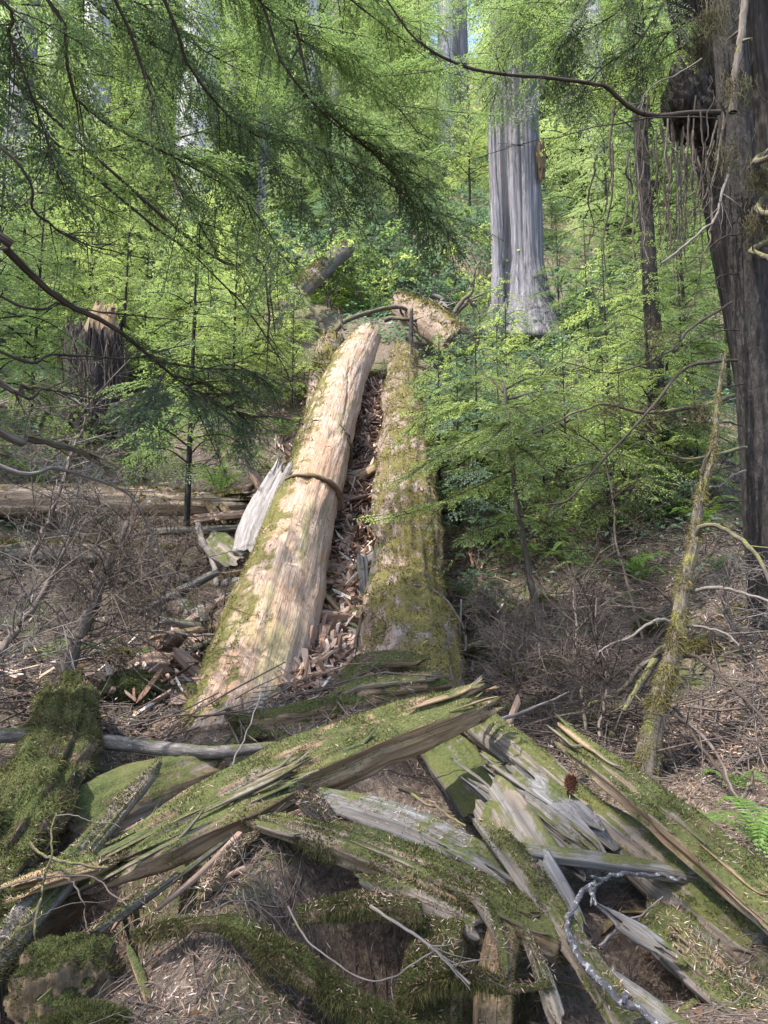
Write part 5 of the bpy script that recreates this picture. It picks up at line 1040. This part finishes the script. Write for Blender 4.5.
# foliage boughs above the long bare limb
for i, (p, wd, mt, z) in enumerate([([(690, -60, 6.2), (620, 10, 6.4), (570, 40, 6.6), (520, 90, 6.8)], .6, 'lmid', 7), ([(660, -80, 6.6), (590, -20, 6.9), (540, 20, 7.2), (490, 40, 7.5)], .65, 'lmid', 8), ([(680, -20, 6.4), (640, 40, 6.5), (600, 70, 6.6), (570, 110, 6.7)], .5, 'ldark', 6),
       ([(640, -90, 7.4), (560, -50, 7.8), (510, -20, 8.2), (470, 10, 8.6)], .7, 'lmid', 9), ([(600, -90, 7.0), (545, -10, 7.3), (510, 50, 7.5), (490, 112, 7.7)], .55, 'lmid', 8), ([(640, -70, 6.2), (590, 0, 6.3), (550, 60, 6.4), (530, 128, 6.5)], .5, 'ldark', 7), ([(672, 30, 6.8), (640, 80, 7.0), (610, 120, 7.2)], .42, 'lmid', 5.5), ([(660, 60, 7.2), (610, 90, 7.8), (560, 140, 8.2)], .45, 'lbright', 5.4)]):
    ov_bough(p, wd, z, mt, seed=60 + i, start=.28, parent=hem, loc=hl, leaf=(.040, .011), gap=.02, lat_gap=.052)

for i, (p, wd) in enumerate([([(516, -60, 17.2), (500, 20, 16.4), (485, 70, 16.0), (478, 105, 15.8)], 1.1), ([(524, -50, 17.2), (545, 20, 16.5), (560, 70, 16.2)], 1.1), ([(520, -90, 17.2), (515, -10, 16.2), (520, 60, 15.8), (528, 100, 15.6)], .9)]):
    ov_bough(p, wd, 0, 'lmid', seed=80 + i, start=.15, parent=ced, loc=cl, leaf=(.10, .036), gap=.055, lat_gap=.12, root=False, r0=.04)
# ---- mossy leaning stem at the near right ---------------------------------------
b0 = W(644, 775, 4.35); b0[2] = float(ground_z(b0[0], b0[1])) - .05
ms = thing('mossy_snag', 'leaning moss coated dead stem with bare arching limbs on the litter slope', 'dead tree', b0)
P = [b0, W(652, 735, 4.4), W(662, 690, 4.45), W(676, 645, 4.5), W(684, 585, 4.6), W(694, 545, 4.7), W(700, 500, 4.75), W(714, 445, 4.9), W(718, 400, 5.0), W(726, 350, 5.05)]
V, Q, T, G = sweep(P, sup(1, 1, 30, 2), (.074, .064, .056, .046, .040, .034, .030, .022, .014, .007), rings=150, fib=.06, ff=3, lump=.28, lf=3, seed=71, ref=(0, 1., 0)); stem_o = MB().add(V, Q, T, G).build('trunk', M['twigmoss'], ms, b0)
moss_mesh(V, Q, 26000, R0, (.005, .016), .003, vec=(-.3, -.5, .6), lo=.1, nf=8, bias=-.02, hang=.6).build('moss', M['tuftol'], stem_o, b0, smooth=False)
for i, (p, a, b, mt, s_) in enumerate([([(697, 538, 4.7), (702, 528, 4.65), (728, 530, 4.5), (750, 548, 4.4), (772, 590, 4.2)], .017, .011, 'twigmoss', 2), ([(690, 592, 4.62), (710, 587, 4.55), (740, 592, 4.4), (790, 608, 4.2)], .013, .007, 'twigpale', 2), ([(684, 628, 4.55), (700, 626, 4.5), (725, 634, 4.4), (738, 646, 4.3)], .010, .004, 'twigpale', 2),
       ([(680, 655, 4.5), (705, 664, 4.4), (735, 690, 4.2), (790, 742, 3.9)], .012, .007, 'twigdk', 3), ([(672, 712, 4.4), (690, 728, 4.3), (720, 770, 4.0), (740, 800, 3.8)], .012, .008, 'twigdk', 3), ([(676, 625, 4.55), (655, 622, 4.5), (625, 638, 4.45), (600, 652, 4.4)], .012, .005, 'twigpale', 5), ([(680, 608, 4.6), (660, 592, 4.6), (625, 575, 4.6), (580, 565, 4.6)], .009, .003, 'twigdk', 6),
       ([(672, 640, 4.5), (645, 662, 4.6), (620, 690, 4.7), (590, 705, 4.8)], .022, .012, 'twigmoss', 4), ([(660, 655, 4.6), (640, 685, 4.5), (622, 712, 4.4)], .026, .014, 'twigmoss', 3), ([(718, 440, 4.9), (700, 470, 4.8), (705, 520, 4.7)], .01, .004, 'twigdk', 3)]):
    dead_limb(ms, b0, p, a, b, mt, s_, (.08, .3), 'dead_limb', seed=160 + i, fine=2, wob=.015)

# ---- bare twig thickets -----------------------------------------------------------
def thicket(name, label, stem_pts, r0, n1, n2, n3, l1, l2, l3, mat, seed, droop=.1, cat='dead tree', flat=None, t0=.1, ang=(40, 95)):
    P = [W(*q) for q in stem_pts]; loc = P[0]; rg = np.random.default_rng(seed)
    o = thing(name, label, cat, loc); V, Q, G = limb(P, r0, r0 * .35, 40, 9, .03, seed); MB().add(V, Q, G=G).build('trunk', M['twig'], o, loc)
    m = MB(); K = kids(spline(P, 30)[None], n1, l1, ang, droop, 8, rg, t0, 1, flat, .3); V, Q, G = tubes(K, .006, .0025, 5); m.add(V, Q, G=G)
    K2 = kids(K, n2, l2, (25, 70), droop * .5, 6, rg, .1, 1, None, .4); V, Q, G = tubes(K2, .0028, .0013, 3); m.add(V, Q, G=G)
    if n3: K3 = kids(K2, n3, l3, (25, 70), droop * .3, 4, rg, .1, 1, None, .3); V, Q, G = tubes(K3, .0016, .0008, 3); m.add(V, Q, G=G)
    m.build('twigs', M[mat], o, loc, smooth=False); return o
thicket('dead_sapling', 'leaning dead sapling wrapped in a dense haze of fine grey twigs', [(62, 690, 4.9), (78, 640, 4.9), (95, 600, 5.0), (112, 560, 5.1), (125, 520, 5.3)], .055, 64, 11, 3, (.4, 1.1), (.12, .45), (.06, .2), 'twig', 901)
thicket('dead_sapling', 'fallen grey twiggy dead sapling at the edge above the shaggy log', [(-40, 700, 4.4), (0, 650, 4.5), (40, 590, 4.7), (70, 540, 5.0)], .03, 30, 8, 3, (.3, .9), (.12, .4), (.06, .2), 'twigpale', 902)
thicket('dead_sapling', 'bare grey twiggy top hanging before the tall stump', [(30, 560, 5.6), (60, 500, 5.8), (75, 450, 6.0), (85, 390, 6.3)], .022, 32, 8, 2, (.4, 1.2), (.15, .5), (.06, .2), 'twigpale', 903)
thicket('dead_sapling', 'twiggy dead stem in the dark gap under the level planks', [(150, 640, 6.6), (165, 590, 6.8), (178, 550, 7.0)], .02, 30, 10, 3, (.3, .8), (.1, .35), (.05, .15), 'twig', 904)
thicket('dead_shrub', 'low tangle of fine bare twigs beside the olive log foot', [(520, 700, 5.0), (515, 670, 5.1), (525, 640, 5.2)], .012, 24, 8, 2, (.2, .7), (.1, .3), (.05, .15), 'twig', 905, cat='shrub')
thicket('dead_shrub', 'bare twiggy shrub in front of the leaning front sapling', [(585, 730, 4.7), (580, 680, 4.8), (575, 620, 5.0), (578, 570, 5.2)], .012, 24, 8, 2, (.2, .7), (.1, .35), (.05, .15), 'twig', 906, cat='shrub')
thicket('dead_shrub', 'bare branched shrub standing close to the mossy snag', [(600, 735, 4.5), (608, 690, 4.6), (598, 650, 4.7), (600, 600, 4.9)], .010, 24, 9, 3, (.2, .6), (.1, .3), (.05, .15), 'twigdk', 907, cat='shrub')
thicket('dead_shrub', 'fine twig tangle in the shade under the leaning front sapling', [(490, 640, 6.2), (500, 610, 6.3), (480, 590, 6.4)], .012, 24, 8, 2, (.2, .6), (.1, .3), (.05, .15), 'twig', 908, cat='shrub')
thicket('dead_shrub', 'twig tangle around the rubble left of the pale log', [(205, 680, 5.6), (215, 640, 6.0), (225, 600, 6.4)], .012, 24, 10, 3, (.2, .6), (.1, .3), (.05, .15), 'twig', 909, cat='shrub')
thicket('dead_shrub', 'tangle of bare twigs at the foot of the slim dark hemlock', [(735, 640, 5.4), (725, 600, 5.6), (740, 560, 5.7)], .012, 24, 8, 2, (.2, .6), (.1, .3), (.05, .15), 'twigpale', 910, cat='shrub')
thicket('dead_shrub', 'thin bare shrub halfway between olive log and mossy snag', [(548, 690, 5.2), (556, 640, 5.3), (545, 600, 5.5)], .010, 22, 8, 2, (.2, .7), (.1, .3), (.05, .15), 'twig', 911, cat='shrub')
thicket('dead_sapling', 'slender bare leaning stem between the leaning front sapling and mossy snag', [(640, 640, 5.6), (622, 560, 5.6), (612, 500, 5.7), (600, 450, 5.8)], .012, 20, 8, 3, (.2, .6), (.1, .3), (.05, .15), 'twigdk', 912)

# ---- ferns and shrubs ----------------------------------------------------------------
def fern_mesh(nf, L, seed, wd=.16, gap=.028):
    rg = np.random.default_rng(seed); out = []
    for i in range(nf):
        a = i * 2.4 + rg.normal(0, .3); l = L * rg.uniform(.7, 1.1); d = np.array([math.cos(a), math.sin(a), 0]); up = rg.uniform(.5, .9)
        P = spline([np.zeros(3), d * l * .3 + [0, 0, l * up * .45], d * l * .65 + [0, 0, l * up * .55], d * l + [0, 0, l * up * .3]], 30)
        n = int(l / gap); s = np.linspace(.1, .99, n); x = s * 29; k = np.minimum(x.astype(int), 28); f = (x - k)[:, None]; q = P[k] * (1 - f) + P[k + 1] * f; T = unit(P[k + 1] - P[k])
        side = unit(np.cross(T, [0, 0, 1.])); U = np.cross(side, T); w_ = L * wd * np.interp(s, [0, .25, .6, 1], [.6, 1, .75, .08])
        m = MB()
        for sg in (-1, 1):
            D = unit(side * sg + T * .35 + rg.normal(0, .08, (n, 3)) - [0, 0, .15]); leaf_mesh(m, q, D, unit(U + rg.normal(0, .12, (n, 3))), w_ * rg.uniform(.85, 1.1, n), np.full(n, gap * .72))
        V, Q, G = tubes(P[None, ::3], .004, .0015, 4); m.add(V, Q, G=G, mi=0); out.append(m)
    return out
FP = [fern_mesh(11, .75, 1), fern_mesh(8, .6, 2)]
fproto = []
FS = [(738, 748, 4.15, 1, .42, 'small fern sprouting from the litter behind the raised plank'), (770, 858, 3.3, 0, .62, 'bright fern cut by the picture edge beside the raised plank'), (700, 440, 8.2, 0, .9, 'arching fern glowing behind the bare dead limbs'), (672, 452, 8.6, 1, 1.0, 'fern beside the arching one behind the bare dead limbs'),
      (566, 462, 9.0, 1, .9, 'fern under the yellow green hemlock'), (610, 480, 8.6, 0, .7, 'fern low on the bank below the yellow green hemlock'), (478, 420, 11.5, 1, 1.0, 'fern beside the olive log halfway up'), (400, 352, 14.6, 1, .9, 'fern between the broken tops of the long logs'), (380, 372, 13.5, 0, .6, 'small fern sprouting in the gap at the log tops'),
      (556, 330, 16, 0, 1.0, 'fern at the foot of the massive grey cedar'), (540, 250, 24, 0, 1.2, 'fern on the bank behind the massive cedar'), (90, 640, 6.1, 0, .55, 'pale fern behind the dead sapling with grey twig haze'), (48, 655, 5.9, 1, .6, 'small pale fern low behind the twig haze'), (40, 470, 9.8, 0, .9, 'fern above the horizontal log near the stump'), (220, 470, 10.2, 0, .9, 'fern above the horizontal log near the white slab'),
      (285, 430, 11.5, 1, .9, 'fern beside the splintered shard'), (430, 575, 7.6, 1, .6, 'little fern hugging the olive log side'), (470, 560, 7.4, 0, .6, 'fern in the shade beside the olive log'), (520, 520, 8.0, 0, .7, 'fern in the shade behind the leaning front sapling'), (640, 540, 7.0, 1, .7, 'fern on the bare bank behind the mossy snag'), (716, 520, 6.8, 1, .6, 'fern by the foot of the slim dark hemlock'),
      (315, 300, 18.5, 0, 1.2, 'bluish fern by the leaning grey log'), (350, 285, 19, 0, 1.2, 'bluish fern above the split log top'), (370, 262, 20, 0, 1.2, 'fern in the hollow above the log tops'), (300, 330, 16, 0, 1.0, 'fern left of the split log top'), (130, 640, 6.2, 1, .6, 'little yellowish fern beside the rotten block')]
rg = np.random.default_rng(123)
for ad in ['broad', 'drooping', 'half shaded', 'sunlit', 'stiff', 'small ragged', 'spreading', 'yellowish', 'tilted', 'dark', 'feathery', 'long fronded', 'upright', 'crowded', 'lone']:
    FS.append((rg.uniform(445, 725), 0, rg.uniform(6.8, 12.5), int(rg.integers(2)), rg.uniform(.7, 1.15), f'{ad} fern on the bank between the olive log and slim dark hemlock'))
for ad in ['broad', 'drooping', 'half shaded', 'sunlit', 'stiff', 'ragged', 'spreading']:
    FS.append((rg.uniform(290, 480), 0, rg.uniform(16, 22), int(rg.integers(2)), rg.uniform(1.3, 1.9), f'{ad} fern on the slope above the log tops'))
for i, (px, py, Yq, k, s, lb) in enumerate(FS):
    loc = gp(px, Yq); 
    if len(fproto) <= k: fproto.extend([None] * (k + 1 - len(fproto)))
    if fproto[k] is None:
        o = thing('fern', lb, 'fern', loc, 'ferns on the slope'); fproto[k] = o
        for m in FP[k]: m.build('frond', M['fern'], o, smooth=False)
    else: o = copy_tree(fproto[k]); o.location = loc; o['label'] = lb
    o.rotation_euler.z = i * 1.3; o.scale = (s,) * 3
# broad upright leaves by the hollow log
c = W(452, 374, 14.2); o = thing('broad_leaf_plant', 'clump of broad upright bright green leaves by the hollow log end', 'plant', c); rg = np.random.default_rng(3)
for i in range(13):
    a = i * 2.4; d = unit(np.array([math.cos(a), math.sin(a) * .6, rg.uniform(.5, 1.5)])); l = rg.uniform(.5, .85); P = spline([np.zeros(3), d * l * .5 + [0, 0, .06], d * l + [0, 0, -.06]], 10); side = unit(np.cross(d, [0, 0, 1.])); wv = .075 * np.sin(np.linspace(.15, math.pi, 10) ** .9)
    V = np.concatenate([P - side * wv[:, None], P + side * wv[:, None]]); q = np.arange(9); m = MB(); m.add(V, np.stack([q, q + 1, q + 11, q + 10], -1)); m.build('leaf', M['fern'], o)
def shrub_mesh(seed, h=.8, n=9):
    rg = np.random.default_rng(seed); m = MB(); a = rg.uniform(0, 6.28, n); u = np.linspace(0, 1, 8)
    S = np.stack([xyz(np.cos(a) * h * .55 * q * q ** .3, np.sin(a) * h * .55 * q ** 1.3, h * q * (1.15 - .35 * q) * rg.uniform(.9, 1.1, n)) for q in u], 1)
    K = kids(S, 7, (h * .2, h * .5), (30, 75), .05, 6, rg, .25, 1, .4); V, Q, G = tubes(S, .006, .002, 4); m.add(V, Q, G=G, mi=1); V, Q, G = tubes(K, .0025, .001, 3); m.add(V, Q, G=G, mi=1)
    A = np.concatenate([K, S[:, 2:]]) if False else K
    nl = 14; t = rg.uniform(.15, 1, (len(A), nl)); x = t * 5; k = np.minimum(x.astype(int), 4); f = (x - k)[..., None]; ar = np.arange(len(A))[:, None]; B = (A[ar, k] * (1 - f) + A[ar, k + 1] * f).reshape(-1, 3); T = unit(A[ar, k + 1] - A[ar, k]).reshape(-1, 3)
    D = unit(T * .5 + rg.normal(0, .7, B.shape) * [1, 1, .35]); leaf_mesh(m, B, D, unit(rg.normal(0, .35, B.shape) + [0, 0, 1.]), rg.uniform(.035, .06, len(B)), rg.uniform(.02, .03, len(B))); return m
rg = np.random.default_rng(61); beside = ['beside the olive log', 'under the yellow green hemlock', 'below the massive grey cedar', 'behind the leaning front sapling', 'near the burl cedar foot', 'by the split log top', 'above the horizontal log']
beside += ['in the hollow above the log tops', 'on the bank behind the broken snag', 'on the bank over the leaning grey log', 'on the slope beyond the hollow log']; cen_more = [(385, 20), (480, 22), (310, 20), (440, 18)]
cen = [(450, 10), (640, 9.5), (540, 15), (520, 8.5), (700, 8), (330, 17), (120, 11.5)] + cen_more; adj = ['low', 'airy', 'leafy', 'rounded', 'sprawling', 'small', 'thin']
sproto = [None, None]
for j, (bs_, (cx_, cy_)) in enumerate(zip(beside, cen)):
    for i, ad in enumerate(adj[:6 if j < 4 else 5 if j < 7 else 7]):
        px = cx_ + rg.uniform(-55, 55) + (25 if j == 0 else 0); Yq = cy_ + rg.uniform(-1.6, 2.2); k = i % 2; loc = gp(px, Yq); lb = f'{ad} green leaved shrub {bs_}'
        if sproto[k] is None:
            o = thing('leafy_shrub', lb, 'shrub', loc, 'leafy shrubs on the slope'); sproto[k] = o; shrub_mesh(11 + k).build('foliage', [M['lblue'], M['twig']], o, smooth=False)
        else:
            o = copy_tree(sproto[k]); o.location = loc; o['label'] = lb
            mt = ['lblue', 'lmid', 'lbright', 'lblue'][rg.integers(4)]
            for ch in o.children: ch.material_slots[0].link = 'OBJECT'; ch.material_slots[0].material = M[mt]
        s = rg.uniform(.7, 1.3) * (.75 if Yq < 9 else 1.1 if Yq < 16.5 else 2.0); o.scale = (s,) * 3; o.rotation_euler.z = rg.uniform(0, 6.28)

# ================================================================== light, sky, camera
SUN_EL, SUN_AZ = rad(58), rad(-122)       # azimuth from +y towards +x
sd = np.array([math.sin(SUN_AZ) * math.cos(SUN_EL), math.cos(SUN_AZ) * math.cos(SUN_EL), math.sin(SUN_EL)])
w = bpy.data.worlds.new('World'); bpy.context.scene.world = w; w.use_nodes = True
nt = w.node_tree; bg = nt.nodes['Background']; sk = nt.nodes.new('ShaderNodeTexSky'); sk.sky_type = 'NISHITA'
sk.sun_disc = False; sk.sun_elevation = SUN_EL; sk.sun_rotation = SUN_AZ; sk.dust_density = 2.5; sk.air_density = 1.0; sk.ozone_density = 1.0
nt.links.new(sk.outputs[0], bg.inputs[0]); bg.inputs[1].default_value = .128
su = bpy.data.lights.new('sun', 'SUN'); su.energy = 2.0; su.angle = rad(.6); su.color = (1, .965, .91)
so = bpy.data.objects.new('sun', su); C.objects.link(so); so.rotation_euler = Vector(-sd).to_track_quat('-Z', 'Y').to_euler(); so.location = (0, 0, 30)
cam = bpy.data.cameras.new('camera'); co = bpy.data.objects.new('camera', cam); C.objects.link(co)
cam.sensor_fit = 'VERTICAL'; cam.sensor_height = 24; cam.angle = rad(69.4); cam.clip_end = 600; cam.clip_start = .05
co.location = CAM; co.rotation_euler = (rad(90) + PITCH, 0, 0)
sc = bpy.context.scene; sc.camera = co
vs = sc.view_settings; vs.view_transform = 'Standard'; vs.look = 'None'; vs.exposure = EXPO; vs.gamma = 1; vs.use_curve_mapping = False
sc.render.engine = 'CYCLES'; cy = sc.cycles
cy.max_bounces = 5; cy.diffuse_bounces = 3; cy.transmission_bounces = 3; cy.glossy_bounces = 2; cy.transparent_max_bounces = 4
cy.use_denoising = True; cy.use_adaptive_sampling = False; cy.caustics_reflective = False; cy.caustics_refractive = False
for o in list(bpy.data.objects):
    if '_loc' in o: del o['_loc']
